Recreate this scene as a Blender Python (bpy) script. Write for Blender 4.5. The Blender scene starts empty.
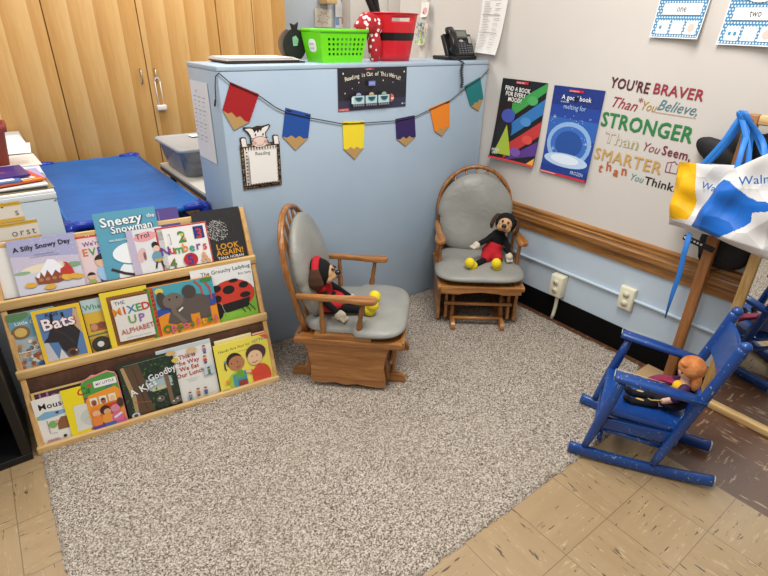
import bpy, bmesh, math, random
from mathutils import Vector as V, Matrix as M, Euler
random.seed(7)
PI = math.pi
SC = bpy.context.scene
COL = SC.collection

# ------------------------------------------------------------------ camera frame
YAW, PIT, ROL, FPX, CH = math.radians(37.5), math.radians(26.75), math.radians(-1.15), 508.0, 1.47
def cam_axes():
    f = V((math.sin(YAW)*math.cos(PIT), math.cos(YAW)*math.cos(PIT), -math.sin(PIT)))
    r = V((math.cos(YAW), -math.sin(YAW), 0)); d = f.cross(r)
    c, s = math.cos(ROL), math.sin(ROL)
    return c*r+s*d, -s*r+c*d, f
CR, CD, CF = cam_axes()
cam = bpy.data.cameras.new('camera'); co = bpy.data.objects.new('camera', cam); COL.objects.link(co)
m3 = M((CR, -CD, -CF)).transposed()
co.matrix_world = M.Translation((0, 0, CH)) @ m3.to_4x4()
cam.sensor_width = 36; cam.lens = 36*FPX/768; cam.clip_start = .02
SC.camera = co
# survey helpers: where in the room a feature of the photo stands
def ray(u): return CR*((u[0]-384)/FPX) + CD*((u[1]-288)/FPX) + CF
def onx(u, x): d = ray(u); return d*(x/d.x) + V((0, 0, CH))
def ony(u, y): d = ray(u); return d*(y/d.y) + V((0, 0, CH))
def onz(u, z): d = ray(u); return d*((z-CH)/d.z) + V((0, 0, CH))

# ------------------------------------------------------------------ colour + materials
def lin(h):
    if not isinstance(h, str): return tuple(h)[:3]
    h = h.lstrip('#'); o = []
    for i in (0, 2, 4):
        c = int(h[i:i+2], 16)/255
        o.append(c/12.92 if c <= .04045 else ((c+.055)/1.055)**2.4)
    return tuple(o)
MC = {}
def base(name):
    m = bpy.data.materials.new(name); m.use_nodes = True
    return m, m.node_tree, m.node_tree.nodes['Principled BSDF']
def mat(h, rough=.6, metal=0, coat=0, trans=0, name=None, emit=0, alpha=1, ior=1.45):
    k = (str(h), rough, metal, coat, trans, emit, alpha)
    if k in MC: return MC[k]
    m, nt, b = base(name or 'paint_'+str(h).strip('#'))
    b.inputs['Base Color'].default_value = (*lin(h), 1); b.inputs['Roughness'].default_value = rough
    b.inputs['Metallic'].default_value = metal; b.inputs['Coat Weight'].default_value = coat
    b.inputs['Transmission Weight'].default_value = trans; b.inputs['Alpha'].default_value = alpha
    b.inputs['IOR'].default_value = ior
    if emit:
        b.inputs['Emission Color'].default_value = (*lin(h), 1); b.inputs['Emission Strength'].default_value = emit
    MC[k] = m
    return m
def N(nt, t, **kw):
    n = nt.nodes.new(t)
    for k, v in kw.items():
        if k in n.inputs: n.inputs[k].default_value = v
        else: setattr(n, k, v)
    return n
def coords(nt, scale=(1, 1, 1), rot=(0, 0, 0), loc=(0, 0, 0), space='Object'):
    tc = N(nt, 'ShaderNodeTexCoord'); mp = N(nt, 'ShaderNodeMapping')
    mp.inputs['Scale'].default_value = scale; mp.inputs['Rotation'].default_value = rot; mp.inputs['Location'].default_value = loc
    nt.links.new(tc.outputs[space], mp.inputs[0]); return mp.outputs[0]
def ramp(nt, fac, stops, interp='LINEAR'):
    r = N(nt, 'ShaderNodeValToRGB'); r.color_ramp.interpolation = interp
    e = r.color_ramp.elements
    while len(e) > 1: e.remove(e[-1])
    e[0].position = stops[0][0]; e[0].color = (*lin(stops[0][1]), 1)
    for p, c in stops[1:]:
        x = e.new(p); x.color = (*lin(c), 1)
    nt.links.new(fac, r.inputs[0]); return r.outputs[0]
def mixc(nt, fac, a, b, mode='MIX'):
    n = N(nt, 'ShaderNodeMix', data_type='RGBA', blend_type=mode)
    for s, v in ((0, fac), (6, a), (7, b)):
        if hasattr(v, 'links') or isinstance(v, bpy.types.NodeSocket): nt.links.new(v, n.inputs[s])
        elif s == 0: n.inputs[0].default_value = v
        else: n.inputs[s].default_value = (*lin(v), 1)
    return n.outputs[2]
def mth(nt, op, a, b=None, c=None):
    n = N(nt, 'ShaderNodeMath', operation=op)
    for i, v in enumerate((a, b, c)):
        if v is None: continue
        if isinstance(v, bpy.types.NodeSocket): nt.links.new(v, n.inputs[i])
        else: n.inputs[i].default_value = v
    return n.outputs[0]
def bump(nt, b, h, strength=.3, dist=.002):
    n = N(nt, 'ShaderNodeBump'); n.inputs['Strength'].default_value = strength; n.inputs['Distance'].default_value = dist
    nt.links.new(h, n.inputs['Height']); nt.links.new(n.outputs[0], b.inputs['Normal'])
def noise(nt, vec, scale, detail=4, rough=.5, dist=0):
    n = N(nt, 'ShaderNodeTexNoise'); n.inputs['Scale'].default_value = scale; n.inputs['Detail'].default_value = detail
    n.inputs['Roughness'].default_value = rough; n.inputs['Distortion'].default_value = dist
    nt.links.new(vec, n.inputs['Vector']); return n.outputs[0]

def wood(name, c0, c1, c2, scale=(3, 40, 40), rough=.4, coat=.2, ns=1.0, space='Object'):
    m, nt, b = base(name)
    v = coords(nt, scale, space=space)
    n1 = noise(nt, v, ns, 5, .6, .6)
    n2 = noise(nt, v, ns*4, 3, .6)
    f = mth(nt, 'ADD', mth(nt, 'MULTIPLY', n1, .75), mth(nt, 'MULTIPLY', n2, .25))
    nt.links.new(ramp(nt, f, [(.3, c0), (.5, c1), (.68, c2)]), b.inputs['Base Color'])
    b.inputs['Roughness'].default_value = rough; b.inputs['Coat Weight'].default_value = coat
    b.inputs['Coat Roughness'].default_value = .25
    bump(nt, b, n2, .15, .0006)
    return m
OAK_X = wood('honey_oak_along_x', '74431c', '9f6833', 'bd884c', (4, 45, 45), .35, .35)
OAK_Y = wood('honey_oak_along_y', '74431c', '9f6833', 'bd884c', (45, 4, 45), .35, .35)
OAK_Z = wood('honey_oak_along_z', '6e3e18', '97602d', 'b67f44', (45, 45, 4), .35, .35)
BIRCH_X = wood('birch_along_x', 'c79a5c', 'd9b478', 'e6c690', (5, 60, 60), .5, .1)
BIRCH_Z = wood('birch_along_z', 'b98746', 'cfa264', 'deb87c', (60, 60, 5), .5, .1)
HARDB = wood('dark_hardboard', '40281a', '553624', '684430', (20, 20, 20), .8, 0)
DARKPOST = wood('walnut_stained_post', '8a5830', 'a36b3a', 'b57e4a', (50, 50, 5), .45, .1)
PINE = wood('pale_pine', 'b98a4c', 'd2a968', 'e2c086', (50, 50, 5), .5, .1)
PINE_Y = wood('pale_pine_rail', 'c79a5c', 'dcb67a', 'ead09c', (50, 5, 50), .5, .1)
TRIMW = wood('varnished_oak_trim', '5e3a1a', '946330', 'bb8748', (70, 3.2, 70), .35, .3, 1.2)

def cabinet_mat():
    m, nt, b = base('maple_veneer')
    v = coords(nt, (1, 1, 1))
    w = N(nt, 'ShaderNodeTexWave', wave_type='BANDS', bands_direction='X', wave_profile='SAW')
    w.inputs['Scale'].default_value = 2.3; w.inputs['Distortion'].default_value = 1.6; w.inputs['Detail'].default_value = 2
    w.inputs['Detail Scale'].default_value = .9
    v2 = coords(nt, (1, 1, .22)); nt.links.new(v2, w.inputs[0])
    g = noise(nt, coords(nt, (70, 70, 5)), 1, 4, .6)
    big = noise(nt, coords(nt, (5, 5, .8)), 1, 2)
    f = mth(nt, 'ADD', mth(nt, 'MULTIPLY', w.outputs[1], .34), mth(nt, 'ADD', mth(nt, 'MULTIPLY', g, .3), mth(nt, 'MULTIPLY', big, .42)))
    nt.links.new(ramp(nt, f, [(.25, 'b58040'), (.45, 'c59350'), (.62, 'd2a565'), (.85, 'dcb478')]), b.inputs['Base Color'])
    b.inputs['Roughness'].default_value = .45; return m
MAPLE = cabinet_mat()

def painted(name, c, c2, scale=3, rough=.5, bs=.12, bscale=120):
    m, nt, b = base(name); v = coords(nt)
    nt.links.new(ramp(nt, noise(nt, v, scale, 4), [(.35, c), (.65, c2)]), b.inputs['Base Color'])
    b.inputs['Roughness'].default_value = rough
    bump(nt, b, noise(nt, v, bscale, 3), bs, .001); return m
WALL_BEIGE = painted('off_white_wall_paint', 'cfc9c2', 'd4cec7', 2, .55)
WALL_BLUE = painted('pale_blue_wall_paint', 'bccbd8', 'c2d0dc', 2, .5)
DIV_BLUE = painted('pale_blue_panel_paint', 'a6bacd', 'adc0d1', 2.5, .38, .1, 60)
CAB_BLUE = painted('grey_blue_cabinet_paint', 'b8c7d2', 'bfcdd6', 3, .5)
BLACKV = painted('black_vinyl_base', '030303', '060606', 4, .9, .03)
BLACKV.node_tree.nodes['Principled BSDF'].inputs['Specular IOR Level'].default_value = .15
WALL_FAR = painted('grey_blue_far_wall', 'bcc8d2', 'c4ced6', 2, .6)

def leather():
    m, nt, b = base('grey_vinyl_upholstery'); v = coords(nt)
    nt.links.new(ramp(nt, noise(nt, v, 7, 4), [(.3, '8d8d87'), (.7, '9b9a93')]), b.inputs['Base Color'])
    b.inputs['Roughness'].default_value = .42
    h = mth(nt, 'ADD', noise(nt, v, 9, 3, .5, 1.2), mth(nt, 'MULTIPLY', noise(nt, v, 260, 2), .04))
    bump(nt, b, h, .5, .012); return m
LEATHER = leather()

def blue_chair():
    m, nt, b = base('chipped_blue_paint'); v = coords(nt)
    n1 = noise(nt, v, 85, 5, .75); n2 = noise(nt, v, 5, 2)
    f = mth(nt, 'ADD', n1, mth(nt, 'MULTIPLY', n2, .18))
    # bare wood where the paint has chipped
    chip = ramp(nt, f, [(.735, '000000'), (.75, 'ffffff')])
    blue = ramp(nt, n2, [(.3, '0f3a80'), (.7, '164a94')])
    nt.links.new(mixc(nt, chip, blue, 'b9bcb8'), b.inputs['Base Color'])
    b.inputs['Roughness'].default_value = .33; b.inputs['Coat Weight'].default_value = .2
    return m
BLUEP = blue_chair()
CHIP = mat('c2c6c4', .7, name='bare_wood_chip')

def tile_floor():
    m, nt, b = base('streaked_vinyl_tiles')
    TS = .2289; ox, oy = 1.118, .481
    tc = N(nt, 'ShaderNodeTexCoord'); sp = N(nt, 'ShaderNodeSeparateXYZ'); nt.links.new(tc.outputs['Object'], sp.inputs[0])
    ax = mth(nt, 'DIVIDE', mth(nt, 'SUBTRACT', sp.outputs[0], ox), TS); ay = mth(nt, 'DIVIDE', mth(nt, 'SUBTRACT', sp.outputs[1], oy), TS)
    fx = mth(nt, 'FLOOR', ax); fy = mth(nt, 'FLOOR', ay)
    par = mth(nt, 'FLOORED_MODULO', mth(nt, 'ADD', fx, fy), 2)
    rx = mth(nt, 'FRACT', ax); ry = mth(nt, 'FRACT', ay)
    def edge(r): return mth(nt, 'MINIMUM', r, mth(nt, 'SUBTRACT', 1, r))
    e = mth(nt, 'MINIMUM', edge(rx), edge(ry))
    seam = mth(nt, 'LESS_THAN', e, .006)
    tid = N(nt, 'ShaderNodeCombineXYZ'); nt.links.new(fx, tid.inputs[0]); nt.links.new(fy, tid.inputs[1])
    wn = N(nt, 'ShaderNodeTexWhiteNoise', noise_dimensions='3D'); nt.links.new(tid.outputs[0], wn.inputs['Vector'])
    cv = N(nt, 'ShaderNodeCombineXYZ')
    # streaks follow x on odd tiles, y on even ones
    sx = mth(nt, 'ADD', mth(nt, 'MULTIPLY', par, 21), 4); sy = mth(nt, 'SUBTRACT', 25, mth(nt, 'MULTIPLY', par, 21))
    nt.links.new(mth(nt, 'MULTIPLY', sp.outputs[0], mth(nt, 'MULTIPLY', sx, 3)), cv.inputs[0])
    nt.links.new(mth(nt, 'MULTIPLY', sp.outputs[1], mth(nt, 'MULTIPLY', sy, 3)), cv.inputs[1])
    nt.links.new(mth(nt, 'MULTIPLY', wn.outputs[0], 40), cv.inputs[2])
    n1 = noise(nt, cv.outputs[0], 1.0, 5, .62)
    n2 = noise(nt, cv.outputs[0], .35, 3)
    n3 = noise(nt, cv.outputs[0], 1.7, 4, .6)
    tan = mixc(nt, n2, '9b815c', 'b09672')
    tan = mixc(nt, mth(nt, 'MULTIPLY', ramp(nt, n3, [(.60, '000000'), (.70, 'ffffff')]), .5), tan, 'd6c6a4')
    tan = mixc(nt, ramp(nt, n1, [(.63, '000000'), (.65, 'ffffff')]), tan, '44332a')
    br = mixc(nt, n2, '472718', '603823')
    br = mixc(nt, mth(nt, 'MULTIPLY', ramp(nt, n1, [(.585, '000000'), (.64, 'ffffff')]), .75), br, 'b99a7c')
    isb = mth(nt, 'GREATER_THAN', sp.outputs[0], ox+3*TS)
    nearwall = mth(nt, 'LESS_THAN', sp.outputs[1], 9)
    c = mixc(nt, mth(nt, 'MULTIPLY', isb, nearwall), tan, br)
    c = mixc(nt, mth(nt, 'MULTIPLY', mth(nt, 'SUBTRACT', wn.outputs[0], .3), .12), c, 'ffffff', 'MULTIPLY')
    c = mixc(nt, mth(nt, 'MULTIPLY', seam, .65), c, '5a4632')
    dirt = noise(nt, tc.outputs['Object'], 3, 3)
    c = mixc(nt, mth(nt, 'MULTIPLY', dirt, .22), c, '8a7558')
    nt.links.new(c, b.inputs['Base Color'])
    b.inputs['Roughness'].default_value = .38
    bump(nt, b, mth(nt, 'SUBTRACT', 1, seam), .2, .001)
    return m
TILES = tile_floor()

def carpet_mat():
    m, nt, b = base('speckled_beige_carpet'); v = coords(nt)
    vo = N(nt, 'ShaderNodeTexVoronoi'); vo.inputs['Scale'].default_value = 290; nt.links.new(v, vo.inputs['Vector'])
    sp = N(nt, 'ShaderNodeSeparateColor'); nt.links.new(vo.outputs['Color'], sp.inputs[0])
    n1 = noise(nt, v, 95, 4, .7)
    f = mth(nt, 'ADD', mth(nt, 'MULTIPLY', sp.outputs[0], .62), mth(nt, 'MULTIPLY', n1, .5))
    c = ramp(nt, f, [(.20, '2b221b'), (.34, '66594b'), (.50, '93867a'), (.70, 'bbb0a3'), (.93, 'dcd5ca')])
    big = noise(nt, v, 3.5, 3)
    c = mixc(nt, mth(nt, 'MULTIPLY', ramp(nt, big, [(.4, '000000'), (.7, 'ffffff')]), .22), c, 'a39684')
    nt.links.new(c, b.inputs['Base Color'])
    b.inputs['Roughness'].default_value = .95; b.inputs['Specular IOR Level'].default_value = .1
    bump(nt, b, f, .6, .003); return m
CARPET = carpet_mat()

def cot_mat():
    m, nt, b = base('blue_cot_canvas'); v = coords(nt)
    nt.links.new(ramp(nt, noise(nt, v, 4, 3), [(.3, '125aa4'), (.7, '1868b6')]), b.inputs['Base Color'])
    b.inputs['Roughness'].default_value = .5
    w = noise(nt, coords(nt, (.7, 9, 1), rot=(0, 0, .05)), 1.6, 2, .5, .5)
    bump(nt, b, w, .5, .015); return m
COTM = cot_mat()

def print_mat(name, rough, coat=0):
    m, nt, b = base(name); a = N(nt, 'ShaderNodeAttribute', attribute_name='Col')
    nt.links.new(a.outputs['Color'], b.inputs['Base Color'])
    b.inputs['Roughness'].default_value = rough; b.inputs['Coat Weight'].default_value = coat; return m
PRINT = print_mat('printed_gloss_card', .32, .15)
PRINTM = print_mat('printed_matte_paper', .75)
PLUSH = None
def plush_mat():
    m, nt, b = base('plush_fabric'); a = N(nt, 'ShaderNodeAttribute', attribute_name='Col')
    nt.links.new(a.outputs['Color'], b.inputs['Base Color'])
    b.inputs['Roughness'].default_value = .95; b.inputs['Sheen Weight'].default_value = .15
    bump(nt, b, noise(nt, coords(nt), 350, 3), .6, .002); return m
PLUSH = plush_mat()
PAGES = mat('e9e3d4', .8, name='page_edges')

# ------------------------------------------------------------------ mesh builder
class MB:
    def __init__(s): s.v = []; s.f = []; s.m = []; s.c = []; s.sm = []
    def add(s, vs, fs, mi=0, c='ffffff', smooth=False, T=None):
        o = len(s.v); c = lin(c)
        for p in vs:
            p = V(p)
            if T is not None: p = T @ p
            s.v.append(p)
        for f in fs:
            s.f.append([i+o for i in f]); s.m.append(mi); s.c.append(c); s.sm.append(smooth)
        return s
    def box(s, lo, hi, T=None, mi=0, c='ffffff'):
        x0, y0, z0 = lo; x1, y1, z1 = hi
        vs = [(x0,y0,z0),(x1,y0,z0),(x1,y1,z0),(x0,y1,z0),(x0,y0,z1),(x1,y0,z1),(x1,y1,z1),(x0,y1,z1)]
        return s.add(vs, [(0,3,2,1),(4,5,6,7),(0,1,5,4),(1,2,6,5),(2,3,7,6),(3,0,4,7)], mi, c, False, T)
    def rbox(s, lo, hi, r, T=None, mi=0, c='ffffff', seg=2):
        bm = bmesh.new()
        lo = V(lo); hi = V(hi); ctr = (lo+hi)/2; d = hi-lo
        bmesh.ops.create_cube(bm, size=1, matrix=M.Translation(ctr) @ M.Diagonal((*d, 1)))
        bmesh.ops.bevel(bm, geom=bm.edges[:], offset=min(r, min(d)*.49), segments=seg, affect='EDGES', profile=.5)
        bm.verts.index_update()
        s.add([v.co.copy() for v in bm.verts], [[v.index for v in f.verts] for f in bm.faces], mi, c, True, T); bm.free(); return s
    def prism(s, pts, z0, z1, T=None, mi=0, c='ffffff', smooth=False):
        n = len(pts); vs = [(p[0], p[1], z0) for p in pts]+[(p[0], p[1], z1) for p in pts]
        a = sum(pts[i][0]*pts[(i+1) % n][1]-pts[(i+1) % n][0]*pts[i][1] for i in range(n))
        idx = list(range(n)); fs = []
        if a < 0: idx = idx[::-1]
        fs.append(idx[::-1]); fs.append([i+n for i in idx])
        for k in range(n):
            i, j = idx[k], idx[(k+1) % n]; fs.append([i, j, j+n, i+n])
        return s.add(vs, fs, mi, c, smooth, T)
    def tube(s, pts, rad, seg=10, mi=0, c='ffffff', closed=False, T=None, flat=None, up=None, cap=True):
        pts = [V(p) for p in pts]; n = len(pts)
        if not hasattr(rad, '__len__'): rad = [rad]*n
        vs = []; prev = None
        for i, p in enumerate(pts):
            if closed: t = pts[(i+1) % n]-pts[i-1]
            else: t = pts[min(i+1, n-1)]-pts[max(i-1, 0)]
            t.normalize()
            if up is not None: a = V(up)
            else: a = prev if prev is not None else (V((0, 0, 1)) if abs(t.z) < .9 else V((1, 0, 0)))
            x = (a - t*a.dot(t)).normalized(); y = t.cross(x); prev = x
            for k in range(seg):
                an = 2*PI*k/seg
                ca, sa = math.cos(an), math.sin(an)
                if flat:   # rounded-rectangle section
                    q = (abs(ca)**4+abs(sa)**4)**-.25
                    vs.append(p+x*(ca*q*flat[0]*rad[i])+y*(sa*q*flat[1]*rad[i]))
                else: vs.append(p+x*(ca*rad[i])+y*(sa*rad[i]))
        fs = []
        for i in range(n if closed else n-1):
            j = (i+1) % n
            for k in range(seg):
                l = (k+1) % seg; fs.append((i*seg+k, i*seg+l, j*seg+l, j*seg+k))
        if not closed and cap:
            fs.append(list(range(seg))[::-1]); fs.append([(n-1)*seg+k for k in range(seg)])
        return s.add(vs, fs, mi, c, True, T)
    def turned(s, a, b, prof, seg=12, mi=0, c='ffffff'):
        a, b = V(a), V(b)
        return s.tube([a+(b-a)*t for t, r in prof], [r for t, r in prof], seg, mi, c)
    def ell(s, ctr, r, rot=(0, 0, 0), nu=18, nv=12, mi=0, c='ffffff', T=None, power=1.0):
        R = M.Translation(ctr) @ Euler(rot).to_matrix().to_4x4()
        if T is not None: R = T @ R
        vs = [(0, 0, -r[2])]
        for j in range(1, nv):
            ph = -PI/2+PI*j/nv
            for i in range(nu):
                th = 2*PI*i/nu
                f = lambda x: math.copysign(abs(x)**power, x)
                vs.append((r[0]*f(math.cos(ph))*f(math.cos(th)), r[1]*f(math.cos(ph))*f(math.sin(th)), r[2]*f(math.sin(ph))))
        vs.append((0, 0, r[2])); fs = []
        for i in range(nu): fs.append((0, 1+(i+1) % nu, 1+i))
        for j in range(nv-2):
            for i in range(nu):
                a = 1+j*nu; fs.append((a+i, a+(i+1) % nu, a+nu+(i+1) % nu, a+nu+i))
        t = len(vs)-1; a = 1+(nv-2)*nu
        for i in range(nu): fs.append((a+i, a+(i+1) % nu, t))
        return s.add(vs, fs, mi, c, True, R)
    def pad(s, outline, th, nr=12, na=64, T=None, mi=0, n=4.0, low=.6, wob=None, c='ffffff'):
        """cushion: outline(angle)->(x,y); th = half thickness on top, low*th underneath"""
        vs = []; fs = []
        for side in (1, -1):
            o = len(vs)
            for j in range(nr+1):
                r = math.sin(PI/2*j/nr)
                h = th*(max(0, 1-r**n))**.5*(1 if side > 0 else low)
                for i in range(na):
                    x, y = outline(2*PI*i/na)
                    z = side*h
                    if wob and side > 0: z += wob(x*r, y*r)*(1-r**6)
                    vs.append((x*r, y*r, z))
            for j in range(nr):
                for i in range(na):
                    a, b_ = o+j*na+i, o+j*na+(i+1) % na; q = [a, a+na, b_+na, b_]
                    if j == 0: q = [o, a+na, b_+na]
                    fs.append(q if side > 0 else q[::-1])
        return s.add(vs, fs, mi, c, True, T)
    def build(s, name, mats, parent=None, T=None, bevel=0, weld=False, mods=None, smooth_angle=None):
        me = bpy.data.meshes.new(name)
        me.from_pydata([tuple(p) for p in s.v], [], s.f)
        if not isinstance(mats, (list, tuple)): mats = [mats]
        for m in mats: me.materials.append(m)
        me.polygons.foreach_set('material_index', [min(x, len(mats)-1) for x in s.m])
        me.polygons.foreach_set('use_smooth', s.sm)
        at = me.attributes.new('Col', 'FLOAT_COLOR', 'CORNER'); buf = []
        for f, c in zip(s.f, s.c): buf += [c[0], c[1], c[2], 1.0]*len(f)
        at.data.foreach_set('color', buf)
        if weld:
            bm = bmesh.new(); bm.from_mesh(me); bmesh.ops.remove_doubles(bm, verts=bm.verts, dist=1e-5); bm.to_mesh(me); bm.free()
        me.update()
        o = bpy.data.objects.new(name, me); COL.objects.link(o)
        if parent is not None: o.parent = parent
        if T is not None: o.matrix_local = T
        if bevel:
            b = o.modifiers.new('bevel', 'BEVEL'); b.width = bevel; b.segments = 2; b.limit_method = 'ANGLE'; b.angle_limit = .6
        if smooth_angle: pass
        return o
def empty(name, loc=(0, 0, 0), rz=0, T=None):
    o = bpy.data.objects.new(name, None); COL.objects.link(o); o.empty_display_size = .05
    if T is not None: o.matrix_world = T
    else: o.location = loc; o.rotation_euler = (0, 0, rz)
    return o
def tag(o, label, cat, group=None, kind=None):
    o['label'] = label; o['category'] = cat
    if group: o['group'] = group
    if kind: o['kind'] = kind
    return o
def struct(o, label=None):
    o['kind'] = 'structure'
    if label: o['label'] = label
    return o
def frame(o, u, v):
    u = V(u).normalized(); v = V(v); v = (v-u*v.dot(u)).normalized(); n = u.cross(v)
    T = M((u, v, n)).transposed().to_4x4(); T.translation = V(o); return T

# ------------------------------------------------------------------ flat printed art (x right, y up, z = out of the sheet)
TXT = {}
def text_mesh(st, size, bold, shear, align, space=1.0, outline=0):
    k = (st, size, bold, shear, align, space, outline)
    if k in TXT: return TXT[k]
    cu = bpy.data.curves.new('t', 'FONT'); cu.body = st; cu.size = size; cu.offset = bold*size*.0065; cu.shear = shear
    cu.align_x = align; cu.space_character = space+bold*.016; cu.resolution_u = 2; cu.space_line = .85
    if outline: cu.fill_mode = 'NONE'; cu.bevel_depth = outline; cu.bevel_resolution = 0
    o = bpy.data.objects.new('t', cu)
    me = bpy.data.meshes.new_from_object(o)
    r = ([v.co.copy() for v in me.vertices], [list(p.vertices) for p in me.polygons])
    bpy.data.objects.remove(o); bpy.data.meshes.remove(me); bpy.data.curves.remove(cu)
    TXT[k] = r; return r
class Art:
    def __init__(s, mb, z=0.0, mi=0, T=None, step=.00035): s.mb = mb; s.z = z; s.mi = mi; s.T = T; s.step = step
    def _z(s): s.z += s.step; return s.z
    clip = None
    def poly(s, pts, c):
        if s.clip:      # keep printed shapes inside the sheet
            for ax, lim, sg in ((0, s.clip[0], 1), (0, s.clip[2], -1), (1, s.clip[1], 1), (1, s.clip[3], -1)):
                out = []
                for i, p in enumerate(pts):
                    q = pts[i-1]; dp, dq = (p[ax]-lim)*sg, (q[ax]-lim)*sg
                    if (dp >= 0) != (dq >= 0):
                        t = dq/(dq-dp); out.append((q[0]+(p[0]-q[0])*t, q[1]+(p[1]-q[1])*t))
                    if dp >= 0: out.append(p)
                pts = out
            if len(pts) < 3: return s
        z = s._z(); n = len(pts)
        a = sum(pts[i][0]*pts[(i+1) % n][1]-pts[(i+1) % n][0]*pts[i][1] for i in range(n))
        if a < 0: pts = pts[::-1]
        s.mb.add([(x, y, z) for x, y in pts], [list(range(n))], s.mi, c, False, s.T); return s
    def rect(s, x0, y0, x1, y1, c): return s.poly([(x0, y0), (x1, y0), (x1, y1), (x0, y1)], c)
    def ell(s, x, y, rx, ry, c, rot=0, a0=0, a1=360, n=24):
        cr, sr = math.cos(math.radians(rot)), math.sin(math.radians(rot)); pts = []
        full = a1-a0 >= 360
        for i in range(n if full else n+1):
            t = math.radians(a0+(a1-a0)*i/n); X, Y = rx*math.cos(t), ry*math.sin(t)
            pts.append((x+X*cr-Y*sr, y+X*sr+Y*cr))
        return s.poly(pts, c)
    def line(s, pts, w, c):
        z = s._z(); vs = []; fs = []
        for i, p in enumerate(pts):
            a = pts[max(i-1, 0)]; b = pts[min(i+1, len(pts)-1)]
            dx, dy = b[0]-a[0], b[1]-a[1]; l = math.hypot(dx, dy) or 1
            nx, ny = -dy/l*w/2, dx/l*w/2
            vs += [(p[0]+nx, p[1]+ny, z), (p[0]-nx, p[1]-ny, z)]
            if i: k = 2*i; fs.append((k-2, k-1, k+1, k))
        s.mb.add(vs, fs, s.mi, c, False, s.T); return s
    def text(s, st, x, y, size, c, bold=0, shear=0, rot=0, align='LEFT', space=1.0, sx=1, outline=0, out=None):
        if out: s.text(st, x, y, size, out, bold+2.2, shear, rot, align, space, sx)
        vs, fs = text_mesh(st, size, bold, shear, align, space, outline)
        z = s._z(); cr, sr = math.cos(math.radians(rot)), math.sin(math.radians(rot))
        q = [(x+(v.x*sx)*cr-v.y*sr, y+(v.x*sx)*sr+v.y*cr, z) for v in vs]
        s.mb.add(q, fs, s.mi, c, False, s.T); return s
    def letters(s, st, x, y, size, cols, step=None, bold=1.5, wob=0, rot=0, out=None):
        """multicoloured lettering, one colour after another"""
        step = step or size*.72; k = 0; bold = min(bold, 3)
        cr, sr = math.cos(math.radians(rot)), math.sin(math.radians(rot))
        for i, ch in enumerate(st):
            if ch == ' ': continue
            w = wob*((i % 2)*2-1)
            s.text(ch, x+i*step*cr-w*sr, y+i*step*sr+w*cr, size, cols[k % len(cols)], bold, rot=rot+w*200, align='CENTER', out=out); k += 1
        return s

# =================================================================== THE ROOM
fl = MB().box((-3.2, -2.2, -.06), (3.9, 4.5, 0)); struct(fl.build('floor', TILES))
w = MB(); w.box((2.35, -2.2, .53), (2.47, 2.95, 2.75), mi=0); w.box((2.35, -2.2, 0), (2.47, 2.95, .53), mi=1)
struct(w.build('wall_right', [WALL_BEIGE, WALL_BLUE]))
struct(MB().box((-3.2, 4.4, 0), (3.9, 4.5, 2.75)).build('wall_back', WALL_FAR))
struct(MB().box((3.8, 2.95, 0), (3.9, 4.4, 2.75)).build('wall_alcove', WALL_BEIGE))
struct(MB().box((2.47, 2.83, 0), (3.8, 2.95, 2.75)).build('wall_return', WALL_BEIGE))
struct(MB().box((2.343, -2.2, 0), (2.35, 2.13, .132)).build('baseboard_right', BLACKV))
# carved oak chair rail, one long moulding
prof = [(0, .470), (.012, .470), (.014, .500), (.012, .512), (.026, .518), (.032, .530), (.034, .552), (.03, .560), (.022, .563), (.02, .567), (.026, .571), (.026, .577), (.016, .581), (.015, .585), (.02, .589), (.019, .596), (.008, .602), (0, .603)]
r = MB(); n = len(prof)
for y in (-2.2, 2.13):
    r.v += [V((2.35-a, y, z)) for a, z in prof]
for i in range(n-1): r.f.append([i, i+1, n+i+1, n+i]); r.m.append(0); r.c.append((1, 1, 1)); r.sm.append(False)
r.f += [list(range(n)), list(range(n, 2*n))[::-1]]; r.m += [0, 0]; r.c += [(1, 1, 1)]*2; r.sm += [False]*2
struct(r.build('trim_1', TRIMW))
struct(MB().box((2.33, 2.665, 0), (2.35, 2.72, 2.75)).build('trim_2', mat('d9d4cc', .5)))

# surface conduit running level along the blue wall
c = MB().rbox((2.334, -2.1, .298), (2.35, 2.12, .312), .004)
tag(c.build('wall_conduit', mat('c3d2de', .45)), 'thin pale blue cable conduit running level along the lower wall', 'conduit')
IV = mat('e2dcc2', .4, name='ivory_plastic'); DK = mat('1a1714', .6)
def outlet(y0, y1, z0, z1, dep, pipe):
    T = M.Translation((2.35, (y0+y1)/2, (z0+z1)/2)); w, h = (y1-y0)/2, (z1-z0)/2
    o = MB().rbox((-dep, -w, -h), (0, w, h), .005).build('outlet_box', IV, T=T)
    MB().rbox((-dep-.004, -w+.003, -h+.004), (-dep, w-.003, h-.004), .003).build('faceplate', mat('e8e2ca', .4), o)
    for s in (-1, 1):
        f = MB().tube([(-dep-.009, 0, s*.024), (-dep-.003, 0, s*.024)], .0165, 20).build('socket' if pipe else 'blank_cap', mat('dcd5bb', .4), o)
        if pipe:
            q = MB()
            for t in (-.006, .006): q.box((-dep-.0098, t-.0012, s*.024-.004), (-dep-.0088, t+.0012, s*.024+.005))
            q.build('slot', DK, f)
    if pipe:
        MB().tube([(-.012, 0, -h), (-.012, 0, -.14), (-.014, .004, -.19), (-.018, .008, -z0-h+.004)], .0105, 12).build('conduit_pipe', IV, o)
    return o
tag(outlet(1.392, 1.470, .160, .288, .048, True), 'deep ivory outlet box with a pipe down to the floor, nearer the chair', 'electrical outlet')
tag(outlet(1.012, 1.090, .242, .364, .022, False), 'flat ivory wall box with two round blank covers under the oak rail', 'electrical outlet')

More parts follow.
